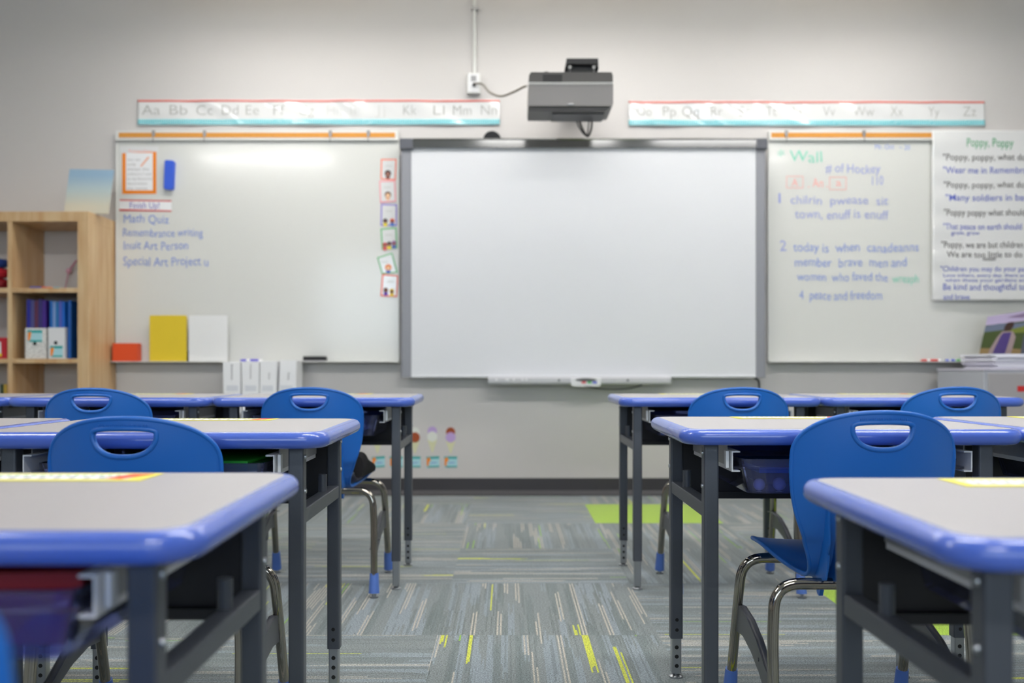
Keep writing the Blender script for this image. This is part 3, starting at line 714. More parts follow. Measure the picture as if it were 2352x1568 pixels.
# ------------------------------------------------------------------ projector, conduit and outlet
def projector():
    r = empty('projector', (0, 0, 0)); tagp(r, 'dark grey short throw projector mounted above the interactive board', 'projector')
    Y = 4.5; a = W(1214, 165, Y); b = W(1408, 243, Y); x0, x1 = a[0], b[0]; zt, zb = a[2], b[2]; zs = W(0, 189, Y)[2]
    MB().prism([(x0, zs), (x1, zs), (x1, zt-.016), (x1-.006, zt), (x0+.012, zt), (x0+.002, zt-.016)], Y+.004, Y+.28, axis='y').build('top_cover', M['proj_dark'], r, bevel=.004)
    MB().box(x0+.07, x0+.165, Y+.002, Y+.01, zs+.001, zt-.012).build('sensor_window', M['proj_black'], r)
    MB().prism(rrect(x0-.001, x1+.001, zb, zs-.002, .012), Y, Y+.26, axis='y').build('body', M['proj_face'], r, bevel=.002)
    MB().box(x0, x1+.001, Y-.002, Y+.2, zs-.004, zs).box(x0, x1+.001, Y-.002, Y+.2, zs-.010, zs-.007).build('trim_line', M['alu'], r)
    MB().ball(((x0+x1)/2, Y-.001, zb+.006), .018, .004, .007).build('badge', M['hook'], r)
    zu = W(0, 272, Y+.2)[2]
    rb = [[(x0, Y+.015, zb-.002), (x1-.012, Y+.015, zb-.002), (x1-.012, Y+.20, zb-.002), (x0, Y+.20, zb-.002)], [(x0, Y+.02, zb-.020), (x1-.035, Y+.02, zb-.022), (x1-.035, Y+.20, zb-.022), (x0, Y+.20, zb-.020)]]
    MB().loft(rb, capa=True, capb=True, smooth=False).build('lower_housing', M['proj_dark'], r)
    MB().box(x0+.12, x1-.04, Y+.05, Y+.195, zb-.026, zb-.022).build('lens_plate', M['proj_black'], r)
    # wall arm and slide bracket on top
    m0 = W(1300, 134, 4.56); m1 = W(1374, 160, 4.56); zc = W(0, 143, 4.56)[2]
    MB().prism([(m0[0]-.004, zc-.03), (m0[0]+.003, m0[2]), (m1[0], m0[2]), (m1[0]+.002, zc-.03), (m1[0]-.01, zc-.008), (m0[0]+.01, zc-.008)], 4.56, WY-.02, axis='y').build('wall_arm', M['proj_black'], r)
    MB().box(m0[0]-.07, m1[0]+.03, 4.62, 4.76, zt-.002, zt+.016).box(m0[0]+.005, m1[0]-.005, 4.6, 4.75, zt+.014, zc-.006).build('slide_bracket', M['proj_black'], r)
    for px in (1309, 1364): g = W(px, 150, 4.575); MB().cyl((g[0], 4.598, g[2]-.01), (g[0], 4.57, g[2]-.01), .008, n=12).cyl((g[0], 4.58, g[2]-.03), (g[0], 4.58, g[2]), .003).build('adjusting_screw', M['hook'], r)
    g = W(1339, 158, 4.58); MB().cyl((g[0], 4.58, zt), (g[0], 4.58, zt+.018), .006, n=10).build('level_knob', mat('c_lime', (150, 190, 90), .5), r)
    MB().box(m0[0]-.06, m1[0]+.06, WY-.02, WY, zc-.03, zc+.06).build('wall_plate', M['proj_dark'], r)
    MB().tube(crom([(x0+.08, 4.62, zt), (x0+.075, 4.62, zt+.03), (x0+.10, 4.62, zt+.036), (x0+.105, 4.62, zt+.012), (x0+.13, 4.63, zt+.005)], 8), .004, 8).tube(crom([(x0+.09, 4.64, zt), (x0+.12, 4.64, zt+.032), (x0+.15, 4.64, zt+.02), (x0+.16, 4.64, zt)], 8), .004, 8).build('signal_cable', M['blackcable'], r)
    lp = [W(1328, 262, 4.72), W(1335, 290, 4.75), W(1349, 313, 4.76), W(1358, 296, 4.75), W(1360, 262, 4.72)]; lp2 = [W(1320, 262, 4.74), W(1330, 292, 4.76), W(1347, 311, 4.78), W(1352, 285, 4.76), W(1353, 262, 4.72)]
    MB().tube(crom(lp, 8), .0055, 8).tube(crom(lp2, 8), .0035, 8).build('hanging_cable', M['blackcable'], r)
projector()
def outlet():
    r = empty('outlet_box'); tagp(r, 'white surface outlet box with conduit above the left alphabet banner', 'outlet')
    a = W(1073, 167, WY-.05); b = W(1103, 214, WY-.05)
    MB().box(a[0], b[0], WY-.05, WY, b[2], a[2]).build('box', M['alu'], r, bevel=.004)
    MB().box(a[0]+.006, b[0]-.006, WY-.053, WY-.05, b[2]+.006, a[2]-.006).build('face_plate', M['whiteplastic'], r, bevel=.002)
    MB().box(a[0]+.022, b[0]-.022, WY-.055, WY-.053, a[2]-.05, a[2]-.018).build('socket', M['steel_lt'], r)
    g = W(1089, 195, WY-.055); MB().cyl((g[0], WY-.052, g[2]), (g[0], WY-.075, g[2]), .010, .008, n=12).build('plug', M['proj_black'], r)
    c0 = W(1090, 0, WY)[0]
    MB().cyl((c0, WY-.014, a[2]-.002), (c0, WY-.014, ZC), .0105, n=14).build('conduit', M['alu'], r)
    s = W(0, 22, WY)[2]; MB().box(c0-.016, c0+.026, WY-.027, WY, s-.008, s+.008).build('conduit_strap', M['hook'], r)
    cb = [Vector((g[0]+.004, WY-.082, g[2])), Vector(W(1108, 194, WY-.1)), Vector(W(1125, 212, WY-.3)), Vector(W(1150, 221, WY-.45)), Vector(W(1178, 212, WY-.55)), Vector(W(1202, 200, 4.70)), Vector(W(1209, 198, 4.66))]
    MB().tube(crom([tuple(v) for v in cb], 8), .006, 8).build('power_cord', M['cable'], label='grey power cord sagging from the outlet box to the projector', cat='cord')
outlet()

# ------------------------------------------------------------------ alphabet banners
def banner(x0, x1, y0, y1, letters, label, ph):
    r = empty('alphabet_banner'); tagp(r, label, 'banner', 'laminated alphabet banners')
    X0, _, Z0 = W(x0, y1, WY); X1, _, Z1 = W(x1, y0, WY); hgt = Z1-Z0
    def wv(x, z):
        t = (z-Z0)/hgt
        return WY-.010-.0035*math.sin(x*7+ph)*math.sin(t*3+x*1.3)-.0028*math.sin(x*17+ph*2+t*4)-.002*math.sin(x*31+t*6)*t
    def sheet(za, zb, dy, m, nm, n=240, k=14):
        vs = []; fs = []
        for i in range(n+1):
            for j in range(k+1):
                x = X0+(X1-X0)*i/n; z = za+(zb-za)*j/k; vs.append((x, wv(x, z)-dy, z))
        for i in range(n):
            for j in range(k): q = i*(k+1)+j; fs.append((q, q+k+1, q+k+2, q+1))
        o = MB().add(vs, fs, 0, True).build(nm, m, r); md = o.modifiers.new('s', 'SOLIDIFY'); md.thickness = .0006; md.offset = 0
    sheet(Z0, Z1, 0, M['lamsheet'], 'laminated_sheet'); sheet(Z1-.016, Z1-.004, .0012, M['redline'], 'red_border', k=2); sheet(Z0+.004, Z0+.036, .0012, M['lattice'], 'teal_lattice_border', k=5)
    for s, px, w, m in letters: text(s, M[m], px, y0+36, w, 23 if True else 0, WY, r, 'lettering', wave=wv, thin=-.012)
G, Pp = 'ink_grey', 'ink_pale'
banner(318, 1148, 229, 289, [('Aa', 328, 42, G), ('Bb', 392, 40, G), ('Cc', 452, 38, G), ('Dd', 511, 38, G), ('Ee', 566, 30, G), ('Ff', 629, 26, G), ('Gg', 688, 34, G), ('Hh', 752, 34, Pp), ('Ii', 806, 12, Pp), ('Jj', 862, 24, Pp), ('Kk', 927, 30, G), ('Ll', 996, 25, G), ('Mm', 1041, 42, G), ('Nn', 1105, 36, G)],
       'laminated alphabet banner reading Aa to Nn above the left whiteboard', .6)
banner(1443, 2260, 232, 291, [('Oo', 1462, 34, G), ('Pp', 1522, 30, G), ('Qq', 1566, 38, G), ('Rr', 1632, 26, G), ('Ss', 1696, 24, G), ('Tt', 1758, 24, G), ('Uu', 1806, 32, G), ('Vv', 1889, 27, G), ('Ww', 1958, 48, G), ('Xx', 2043, 28, G), ('Yy', 2131, 25, G), ('Zz', 2210, 30, G)],
       'laminated alphabet banner reading Oo to Zz above the right whiteboard', 2.4)

# ------------------------------------------------------------------ things on the left whiteboard
def quad(name, m, corners, Y, th, parent=None, **k):
    P = [W(px, py, Y) for px, py in corners]
    vs = [(p[0], Y-th, p[2]) for p in P]+[(p[0], Y, p[2]) for p in P]; n = len(P)
    return MB().add(vs, [tuple(range(n)), tuple(range(2*n-1, n-1, -1))]+[(i, n+i, n+(i+1) % n, (i+1) % n) for i in range(n)]).build(name, m, parent, **k)
YB1 = WY-.0225
r = empty('notice_card'); tagp(r, 'white notice with an orange border at the top left of the left whiteboard', 'notice')
quad('orange_border', M['org'], [(281, 341), (359, 341), (359, 445), (281, 445)], YB1, .001, r)
quad('paper', M['paper'], [(289, 351), (351, 351), (351, 437), (289, 437)], YB1-.001, .0004, r)
quad('tape', M['lamsheet'], [(276, 336), (364, 336), (364, 348), (276, 352)], YB1-.0013, .0004, r)
for i, s in enumerate(['you can', 'only', 'always the', 'colours I use', 'as my favourite', 'decoration', 'my name']): text(s, mat('ink_mid', (170, 166, 166), .5), 292, 369+i*11, [30, 20, 50, 56, 58, 46, 46][i], 6, YB1-.0017, r, 'printed_line')
quad('pencil_print', mat('c_pencil', (236, 170, 140), .5), [(322, 381), (325, 383), (343, 362), (340, 359)], YB1-.0014, .0003, r)
text('Remember', M['ink_red'], 296, 350, 52, 7, YB1-.0018, r, 'title')
MB().prism(rpoly([(W(383, 0)[0], W(0, 438)[2]), (W(404, 0)[0], W(0, 439)[2]), (W(407, 0)[0], W(0, 373)[2]), (W(385, 0)[0], W(0, 371)[2])], .012), YB1-.025, YB1, axis='y').build('magnetic_eraser', M['mag_blue'], bevel=.004, label='blue magnetic eraser stuck on the left whiteboard', cat='eraser')
r = empty('heading_strip'); tagp(r, 'white heading strip with red lines reading Finish Up!', 'sign')
quad('strip', M['paper'], [(274, 459), (394, 461), (394, 486), (274, 484)], YB1, .0008, r)
quad('upper_red_line', M['red'], [(275, 458), (394, 460), (394, 463), (275, 461)], YB1-.0008, .0004, r); quad('lower_red_line', M['red'], [(274, 480), (394, 483), (394, 486), (274, 484)], YB1-.0008, .0004, r)
text('Finish Up!', M['ink_purple'], 298, 479, 68, 15, YB1-.0012, r, 'handwriting', jit=.02)
CARDS = [((875, 365), (911, 365), (909, 414), (874, 412), (240, 120, 90), [(891, 398, (60, 50, 54), (120, 80, 72))], 'orange bordered picture card, highest of the column'),
         ((871, 415), (908, 414), (910, 463), (873, 466), (240, 160, 170), [(891, 447, (110, 84, 70), (234, 186, 150))], 'pink bordered picture card below the highest one'),
         ((875, 468), (912, 469), (912, 519), (874, 518), (130, 110, 200), [(885, 507, (40, 36, 44), (230, 210, 60)), (901, 507, (220, 90, 60), (80, 120, 200))], 'purple bordered picture card with two children drawn on it'),
         ((874, 525), (911, 522), (913, 570), (877, 573), (90, 180, 110), [(884, 562, (200, 60, 70), (220, 90, 90)), (894, 560, (40, 36, 40), (236, 216, 60)), (905, 558, (150, 90, 150), (90, 110, 180))], 'green bordered picture card with three children drawn on it'),
         ((866, 591), (901, 580), (914, 626), (877, 629), (90, 180, 110), [(892, 614, (236, 120, 40), (40, 90, 200))], 'green bordered picture card tilted to the left'),
         ((878, 629), (915, 632), (912, 682), (874, 680), (238, 90, 60), [(886, 666, (110, 60, 40), (100, 60, 170)), (900, 668, (226, 186, 60), (236, 200, 70))], 'orange bordered picture card, lowest of the column')]
for i, (a, b_, c, d, rgb, heads, lb) in enumerate(CARDS):
    r = empty('picture_card'); tagp(r, lb, 'card', 'picture cards down the left whiteboard')
    yy = YB1-(.0008 if i % 2 else 0)*1.5
    quad('border', mat('c_%d_%d_%d' % rgb, rgb, .5), [a, b_, c, d], yy, .0008, r)
    m_ = [((p[0]*.84+.16*(a[0]+b_[0]+c[0]+d[0])/4), (p[1]*.88+.12*(a[1]+b_[1]+c[1]+d[1])/4)) for p in (a, b_, c, d)]
    quad('paper', M['lamsheet'], m_, yy-.0008, .0004, r)
    for hx, hy, hair, top in heads:
        g = W(hx, hy, yy-.0014)
        MB().cyl((g[0], yy-.0013, g[2]-.020), (g[0], yy-.0016, g[2]-.020), .013, n=14).build('drawn_clothes', mat('c_%d_%d_%d' % top, top, .5), r)
        MB().cyl((g[0], yy-.0016, g[2]), (g[0], yy-.0018, g[2]), .019 if len(heads) == 1 else .014, n=16).build('drawn_hair', mat('c_%d_%d_%d' % hair, hair, .5), r)
        MB().cyl((g[0], yy-.0018, g[2]-.005), (g[0], yy-.0021, g[2]-.005), .013 if len(heads) == 1 else .009, n=14).build('drawn_face', mat('c_face%d' % (i % 3), [(150, 100, 84), (236, 190, 150), (120, 80, 70)][i % 3], .5), r)
    quad('faint_heading', M['ink_pale'], [((a[0]+b_[0])/2-8, (a[1]+b_[1])/2+14), ((a[0]+b_[0])/2+8, (a[1]+b_[1])/2+14), ((a[0]+b_[0])/2+8, (a[1]+b_[1])/2+18), ((a[0]+b_[0])/2-8, (a[1]+b_[1])/2+18)], yy-.0013, .0003, r)
# things on the marker tray
g0 = TRZ+.0003
def std(nm, m, px0, px1, pytop, Y, th, label, cat, rad=.01, lean=.06):
    a = W(px0, pytop, Y); b = W(px1, 0, Y); h = a[2]-g0
    return MB().prism(rrect(a[0], b[0], 0, h, rad), -th/2, th/2, axis='y').build(nm, m, loc=(0, Y, g0), label=label, cat=cat, bevel=.001)
o = std('yellow_panel', M['yellow'], 344, 429, 724, WY-.055, .006, 'yellow panel standing on the tray of the left whiteboard', 'panel')
o = std('white_panel', mat('white_panel', (232, 232, 232), .4), 434, 523, 724, WY-.057, .006, 'white panel standing beside the yellow panel', 'panel')
a = W(430, 806, WY-.045); MB().box(a[0], a[0]+.014, WY-.05, WY-.035, g0, a[2]).build('black_marker', M['proj_black'], label='black marker standing between the yellow and white panels', cat='marker', bevel=.003)
a = W(259, 788, 5.235); b_ = W(316, 0, 5.235)
r = empty('orange_box'); tagp(r, 'orange box on the tray end beside the bookcase', 'box')
bb = MB(); x0, x1, z0, z1 = a[0], b_[0], g0, a[2]
bb.box(x0, x1, 5.232, 5.235, z0, z1).box(x0, x1, 5.286, 5.289, z0, z1).box(x0, x0+.003, 5.235, 5.286, z0, z1).box(x1-.003, x1, 5.235, 5.286, z0, z1).box(x0+.003, x1-.003, 5.235, 5.286, z0, z0+.003)
bb.build('box_body', M['orange'], r)
e0 = W(698, 818, WY-.06); e1 = W(750, 828, WY-.06)
r = empty('felt_eraser'); tagp(r, 'black and grey felt eraser on the left whiteboard tray', 'eraser')
MB().box(e0[0], e1[0], WY-.085, WY-.04, g0, g0+.010).build('felt', mat('felt_grey', (160, 158, 162), .9), r); MB().box(e0[0], e1[0], WY-.086, WY-.039, g0+.010, e0[2]).build('grip', M['proj_black'], r, bevel=.003)
def marker(px0, px1, Y, capm, body, label, flip=False):
    a = W(px0, 0, Y)[0]; b = W(px1, 0, Y)[0]; rr_ = .0088; z = g0+rr_; L_ = b-a
    r = empty('marker'); tagp(r, label, 'marker', 'dry erase markers on the trays')
    MB().cyl((a+L_*.25, Y, z), (b, Y, z), rr_*.94, n=14).build('barrel', body, r); MB().cyl((a, Y, z), (a+L_*.27, Y, z), rr_*.8, rr_, n=14).build('cap', capm, r)
    MB().cyl((a+L_*.45, Y, z), (a+L_*.85, Y, z), rr_*.97, n=14).build('printed_band', capm, r)
marker(553, 602, WY-.06, mat('c_violet', (84, 70, 200), .4), M['paper'], 'violet capped marker on the left tray above the white binders')
marker(2116, 2160, WY-.06, M['red'], M['paper'], 'red capped marker on the right whiteboard tray')
marker(2172, 2196, WY-.05, mat('c_bluecap', (90, 110, 210), .4), M['paper'], 'blue capped marker on the right tray')
marker(2197, 2225, WY-.07, mat('c_greencap', (70, 170, 80), .4), M['paper'], 'green capped marker on the right tray beside the paper stack')

# ------------------------------------------------------------------ handwritten poster on the right whiteboard
r = empty('chart_poster'); tagp(r, 'large handwritten Poppy, Poppy chart poster hung on the right whiteboard', 'poster')
YP = WY-.055
a = W(2141, 299, YP); b_ = W(2490, 690, YP)
def pw(x, z):
    e = max(0, 1-(x-a[0])/.22); return YP-.004*e*math.sin(z*38)-.0015*math.sin(z*9+x*8)
vs = []; fs = []; n, k = 70, 90
for i in range(n+1):
    for j in range(k+1): x = a[0]+(b_[0]-a[0])*i/n; z = b_[2]+(a[2]-b_[2])*j/k; vs.append((x, pw(x, z), z))
for i in range(n):
    for j in range(k): q = i*(k+1)+j; fs.append((q, q+k+1, q+k+2, q+1))
o = MB().add(vs, fs, 0, True).build('laminated_sheet', M['lamsheet'], r); md = o.modifiers.new('s', 'SOLIDIFY'); md.thickness = .0008; md.offset = 0
MB().box(a[0]+.004, b_[0], YP+.007, WY-.043, b_[2]+.004, a[2]-.004).build('backing_board', M['alu'], r)
for s, m_, px, py, w, h in [('Poppy, Poppy', 'ink_dgreen', 2220, 337, 108, 20), ('"Poppy, poppy, what do you say?', 'ink_black', 2166, 368, 262, 15), ('"Wear me in Remembrance Day', 'ink_dblue', 2166, 398, 256, 15), ('"Poppy, poppy, what do you tell?', 'ink_black', 2168, 431, 255, 14),
                         ('"Many soldiers in battle fell', 'ink_dblue', 2172, 461, 240, 15), ('"Poppy poppy what should we know?', 'ink_black', 2168, 495, 262, 15), ('"That peace on earth should', 'ink_dblue', 2166, 527, 180, 14), ('grow, grow', 'ink_dblue', 2184, 539, 66, 9),
                         ('"Poppy, we are but children', 'ink_black', 2162, 569, 188, 15), ('We are too little to do it', 'ink_black', 2174, 591, 190, 14), ('"Children you may do your part', 'ink_dblue', 2160, 623, 205, 12), ('Love others, every day, there and', 'ink_dblue', 2167, 636, 195, 8),
                         ('when those your gardens are', 'ink_dblue', 2170, 647, 190, 8), ('Be kind and thoughtful too', 'ink_dblue', 2166, 666, 200, 15), ('and brave', 'ink_dblue', 2167, 690-2, 60, 13)]:
    text(s, M[m_], px, py, w, h, YP, r, 'handwriting', jit=.02, wave=lambda x, z: pw(x, z)+.0006, thin=.004)
for q in (592.5, 596): quad('underline', M['ink_black'], [(2257, q), (2287, q), (2287, q+1.5), (2257, q+1.5)], YP-.003, .0006, r)

# ------------------------------------------------------------------ paper cones and name cards on the wall
def disc(x, z, rx, rz, y, m, nm, par, wavy=False):
    n = 22; P = []
    for i in range(n):
        t = 2*PI*i/n; k = 1
        P.append((x+rx*math.cos(t)*k, z+rz*math.sin(t)*k))
    MB().prism(P, y-.0008, y, axis='y').build(nm, m, par)
for px, up, lo, lb in [(824, 'offwhite', 'brown', 'paper ice cream cone cutout above the black shoes'), (867, 'brown', 'offwhite', 'paper ice cream cone cutout, second from the left in the row'), (910, 'lilac', 'brown', 'paper ice cream cone cutout hidden behind the desk leg'),
                       (953, 'offwhite', 'brown', 'paper ice cream cone with white over brown scoops'), (993, 'lilac', 'offwhite', 'paper ice cream cone with lilac over white scoops'), (1035, 'brown', 'lilac', 'paper ice cream cone with brown over lilac scoops, at the row end')]:
    r = empty('ice_cream_cutout'); tagp(r, lb, 'paper cutout', 'paper ice cream cones on the wall'); dy = 0 if px in (993,) else 2
    quad('cone', M['cream'], [(px-11, 1010+dy), (px+11, 1010+dy), (px+1, 1039+dy), (px-1, 1039+dy)], WY-.001, .0008, r)
    g = W(px, 990+dy, WY); disc(g[0], g[2], .027, .028, WY-.0018, M[up], 'upper_scoop', r)
    g = W(px, 1002+dy, WY); disc(g[0], g[2], .029, .030, WY-.0028, M[lo], 'lower_scoop', r)
for px, tilt, lb in [(828, 0, 'teal name card below the leftmost ice cream cone'), (869, -2, 'teal name card left of the desk leg, slightly tilted'), (910, 0, 'teal name card behind the far left desk leg'), (951, 0, 'teal name card under the white and brown cone'), (994, -1, 'teal name card under the lilac and white cone'), (1035, 0, 'teal name card at the right end of the row')]:
    r = empty('name_card'); tagp(r, lb, 'name card', 'teal name cards on the wall'); t = tilt
    quad('card', M['aqua'], [(px-15, 1048-t*.6), (px+15, 1048+t*.6), (px+15, 1073+t*.6), (px-15, 1073-t*.6)], WY-.001, .0008, r)
    quad('teal_header', M['teal'], [(px-15, 1048-t*.6), (px+15, 1048+t*.6), (px+15, 1053+t*.6), (px-15, 1053-t*.6)], WY-.0018, .0005, r); quad('teal_footer', M['teal'], [(px-12, 1070-t*.5), (px+15, 1070+t*.6), (px+15, 1073+t*.6), (px-12, 1073-t*.5)], WY-.0018, .0005, r)
    quad('orange_flower', mat('c_fl', (244, 140, 40), .5), [(px-14, 1053), (px-8, 1049), (px-4, 1057), (px-8, 1060), (px-10, 1071), (px-14, 1069)], WY-.0023, .0005, r)
    quad('blurred_name', M['ink_blue'], [(px-5, 1062), (px+9, 1061), (px+9, 1063), (px-5, 1064)], WY-.0018, .0004, r)

# ------------------------------------------------------------------ bookcase
YF = 4.97; XRt = W(204, 0, YF)[0]; ZTP = 1.586
r = empty('bookcase', (0, 0, 0)); tagp(r, 'birch cube bookcase against the wall at the left', 'bookcase')
pit = .381; colw = .38
XLt = XRt-.06-4*(colw)-.03
MB().box(XLt, XRt, YF, WY-.002, ZTP-.055, ZTP).build('top_board', M['wood'], r, bevel=.002)
for x0, nm in ((XRt-.062, 'side_panel'), (XLt, 'side_panel')): MB().box(x0, x0+.062, YF, WY-.002, 0, ZTP-.055).build(nm, M['wood'], r, bevel=.002)
MB().box(XLt+.062, XRt-.062, YF, WY-.002, 0, .05).build('bottom_board', M['wood'], r)
divx = [W(22, 0, YF)[0]-k*colw for k in range(4)]
sh = [W(0, 666, YF)[2], W(0, 828.5, YF)[2], W(0, 828.5, YF)[2]-pit]
for z in sh: MB().box(XLt+.062, XRt-.062, YF+.002, WY-.002, z-.012, z+.012).build('shelf', M['wood'], r)
zz = [.05]+[z for z in sh[::-1]]+[ZTP-.055]
for x in divx:
    if x > XLt+.1:
        b = MB()
        for i in range(4): b.box(x-.012, x+.012, YF+.002, WY-.002, zz[i]+(.012 if i else 0), zz[i+1]-(.012 if i < 3 else 0))
        b.build('divider', M['wood'], r)
s0, s1, s2 = sh[0]+.0125, sh[1]+.0125, sh[2]+.0125
# leaning print on top
P = [W(162, 389, 5.06), W(262, 391, 5.06), W(249, 504, 5.06), W(149, 500, 5.06)]
zb = ZTP+.001
P = [(p[0], p[2]) for p in P]; P[2] = (P[2][0], zb); P[3] = (P[3][0]-.002, zb)
MB().prism(P[::-1], 5.05, 5.062, axis='y').build('art_print', M['ramp'], label='blue to sand coloured print standing on top of the bookcase', cat='print')
# magazine files with books
def bookrow(x0, x1, y0, ztop, zbot, cols, what, group, lean=0):
    n = len(cols); w = (x1-x0)/n
    for i, rgb in enumerate(cols):
        m_ = mat('c_%d_%d_%d' % rgb, rgb, .4); h = ztop-zbot-(i % 3)*.004
        MB().box(x0+i*w+.0006, x0+(i+1)*w-.0006, y0, y0+.21, zbot, zbot+h).build('notebook', m_, label='%s, %s from the left' % (what, ['first', 'second', 'third', 'fourth', 'fifth', 'sixth', 'seventh'][i]), cat='notebook', group=group, bevel=.001)
def card(px0, px1, py0, py1, Y, par):
    quad('label_card', M['aqua'], [(px0, py0), (px1, py0), (px1, py1), (px0, py1)], Y, .0008, par); h = (py1-py0)
    quad('label_header', M['teal'], [(px0, py0), (px1, py0), (px1, py0+h*.22), (px0, py0+h*.22)], Y-.0008, .0005, par); quad('label_footer', M['teal'], [(px0+4, py1-h*.15), (px1, py1-h*.15), (px1, py1), (px0+4, py1)], Y-.0008, .0005, par)
    quad('label_flower', mat('c_fl', (244, 140, 40), .5), [(px0+1, py0+h*.2), (px0+9, py0+h*.15), (px0+8, py0+h*.5), (px0+5, py1-h*.1), (px0+1, py1-h*.1)], Y-.0012, .0005, par)
YM = 4.99
for px0, px1, pyt, m_, lb, hole_y, cd in [(58, 106, 753, 'speckle', 'speckled magazine file in the bookcase, holding navy notebooks', 789, (63, 97, 758, 785)), (111, 149, 752, 'whiteplastic', 'white magazine file in the bookcase, holding blue notebooks', 787, (115, 144, 794, 820))]:
    r2 = empty('magazine_file'); tagp(r2, lb, 'magazine file')
    x0 = W(px0, 0, YM)[0]; x1 = W(px1, 0, YM)[0]; zt = W(0, pyt, YM)[2]; t = .003; D_ = .24
    prof = [(YM, s1), (YM+D_, s1), (YM+D_, zt+.11), (YM+D_*.8, zt+.10), (YM+D_*.45, zt+.03), (YM+D_*.25, zt+.004), (YM, zt)]
    b = MB(); b.prism(prof, x0, x0+t, axis='x').prism(prof, x1-t, x1, axis='x').box(x0+t, x1-t, YM, YM+t, s1, zt).box(x0+t, x1-t, YM+D_-t, YM+D_, s1, zt+.10).box(x0+t, x1-t, YM+t, YM+D_-t, s1, s1+t)
    b.build('file_body', M[m_], r2)
    g = W((px0+px1)/2 - 2, hole_y, YM); MB().cyl((g[0], YM-.0006, g[2]), (g[0], YM+.001, g[2]), .010, n=16).build('finger_hole', M['hole'], r2)
    card(*cd, YM-.0002, r2)
a0, a1 = W(61, 0, YM)[0], W(104, 0, YM)[0]
bookrow(W(58, 0, YM)[0]+.004, W(106, 0, YM)[0]-.004, YM+.006, W(0, 687, YM)[2], s1+.0035, [(30, 34, 140), (70, 72, 130), (90, 40, 70), (50, 44, 110), (62, 30, 130)], 'navy and purple notebook in the speckled file', 'notebooks in the speckled file')
bookrow(W(111, 0, YM)[0]+.004, W(149, 0, YM)[0]-.004, YM+.006, W(0, 690, YM)[2], s1+.0035, [(20, 100, 180), (120, 150, 200), (20, 110, 170), (80, 90, 180), (16, 96, 190)], 'blue notebook in the white file', 'notebooks in the white file')
MB().box(W(150, 0, YM)[0]+.003, W(150, 0, YM)[0]+.022, YM+.02, YM+.24, s1, W(0, 690, YM+.02)[2]).build('binder', mat('c_deepblue', (14, 88, 170), .4), label='deep blue binder beside the white magazine file', cat='binder', bevel=.002)
MB().ball((0, 0, .03), .03).build('dark_ball', mat('c_navyball', (24, 22, 60), .5), loc=(W(58, 0, YM)[0]+.085-.0, YM+.262, s1), label='dark ball behind the files in the bookcase', cat='ball')
# small things in other cells
for i, (px, rgb, lb) in enumerate([(82, (60, 70, 160), 'blue crayon'), (93, (210, 60, 60), 'red crayon'), (103, (230, 120, 60), 'orange crayon'), (118, (90, 190, 210), 'turquoise crayon')]):
    g = W(px, 0, 5.0); MB().cyl((-.03, 0, .005), (.022, 0, .005), .005, n=10).cyl((.022, 0, .005), (.033, 0, .005), .005, .001, n=10).build('crayon', mat('c_%d_%d_%d' % rgb, rgb, .6), loc=(g[0], 5.0+.012*i, s0), rot=(0, 0, .25*(-1)**i), label=lb+' on the upper shelf of the bookcase', cat='crayon', group='crayons on the upper shelf')
x = W(156, 0, WY)[0]; r2 = empty('pink_wand'); tagp(r2, 'pink stick with a round end leaning in the upper cell', 'stick')
A = Vector(W(158, 622, WY-.03)); B2 = Vector((W(176, 0, WY-.05)[0], WY-.05, W(0, 600, WY)[2]))
MB().tube([A, B2], .005, 8).build('stick', mat('c_pink', (196, 120, 150), .5), r2); MB().ball(tuple(A), .016).build('round_end', mat('c_pink2', (222, 170, 190), .5), r2); MB().tube([A, Vector((A.x-.01, WY-.06, s0+.004))], .003, 8).build('stem', mat('c_pink', (196, 120, 150), .5), r2)
xL = W(17, 0, 4.99)[0]
r2 = empty('red_bin'); tagp(r2, 'red plastic bin cut by the left edge, middle shelf of the bookcase', 'bin')
b = MB(); zt = W(0, 775, 4.99)[2]
b.box(xL-.2, xL, 4.985, 4.988, s1, zt).box(xL-.2, xL, 5.2, 5.203, s1, zt).box(xL-.003, xL, 4.988, 5.2, s1, zt).box(xL-.2, xL-.197, 4.988, 5.2, s1, zt).box(xL-.197, xL-.003, 4.988, 5.2, s1, s1+.003); b.build('bin_body', mat('c_binred', (190, 24, 44), .4), r2)
MB().box(xL-.202, xL+.002, 4.981, 4.986, zt-.010, zt).build('bin_rim', mat('c_binred', (190, 24, 44), .4), r2)
quad('label', M['paper'], [(-30, 785), (2, 785), (3, 815), (-30, 815)], 4.984, .001, r2); quad('yellow_label_edge', M['yellow'], [(-30, 811), (4, 811), (4, 818), (-30, 818)], 4.9828, .001, r2)
for i, (zo, rgb, lb) in enumerate([(.03, (150, 20, 30), 'dark red yarn ball, lowest of the stack at the left edge'), (.088, (190, 24, 40), 'bright red yarn ball in the middle of the stack'), (.142, (30, 60, 130), 'navy yarn ball on top of the stack')]):
    rr_ = .03 if i < 2 else .026
    b = MB().ball((0, 0, 0), .055, .05, rr_)
    for k in range(7): t = (k-3)*.007; q = math.sqrt(max(0, 1-(t/rr_)**2)); b.tube([(.0555*q*math.cos(2*PI*j/20), .0505*q*math.sin(2*PI*j/20), t+.003*math.sin(4*PI*j/20)) for j in range(20)], .0022, 6, closed=True)
    b.build('yarn_ball', mat('c_%d_%d_%d' % rgb, rgb, .8), loc=(W(14, 0, 5.03)[0]-.052, 5.06, s0+zo), label=lb, cat='yarn', group='yarn balls at the left edge')
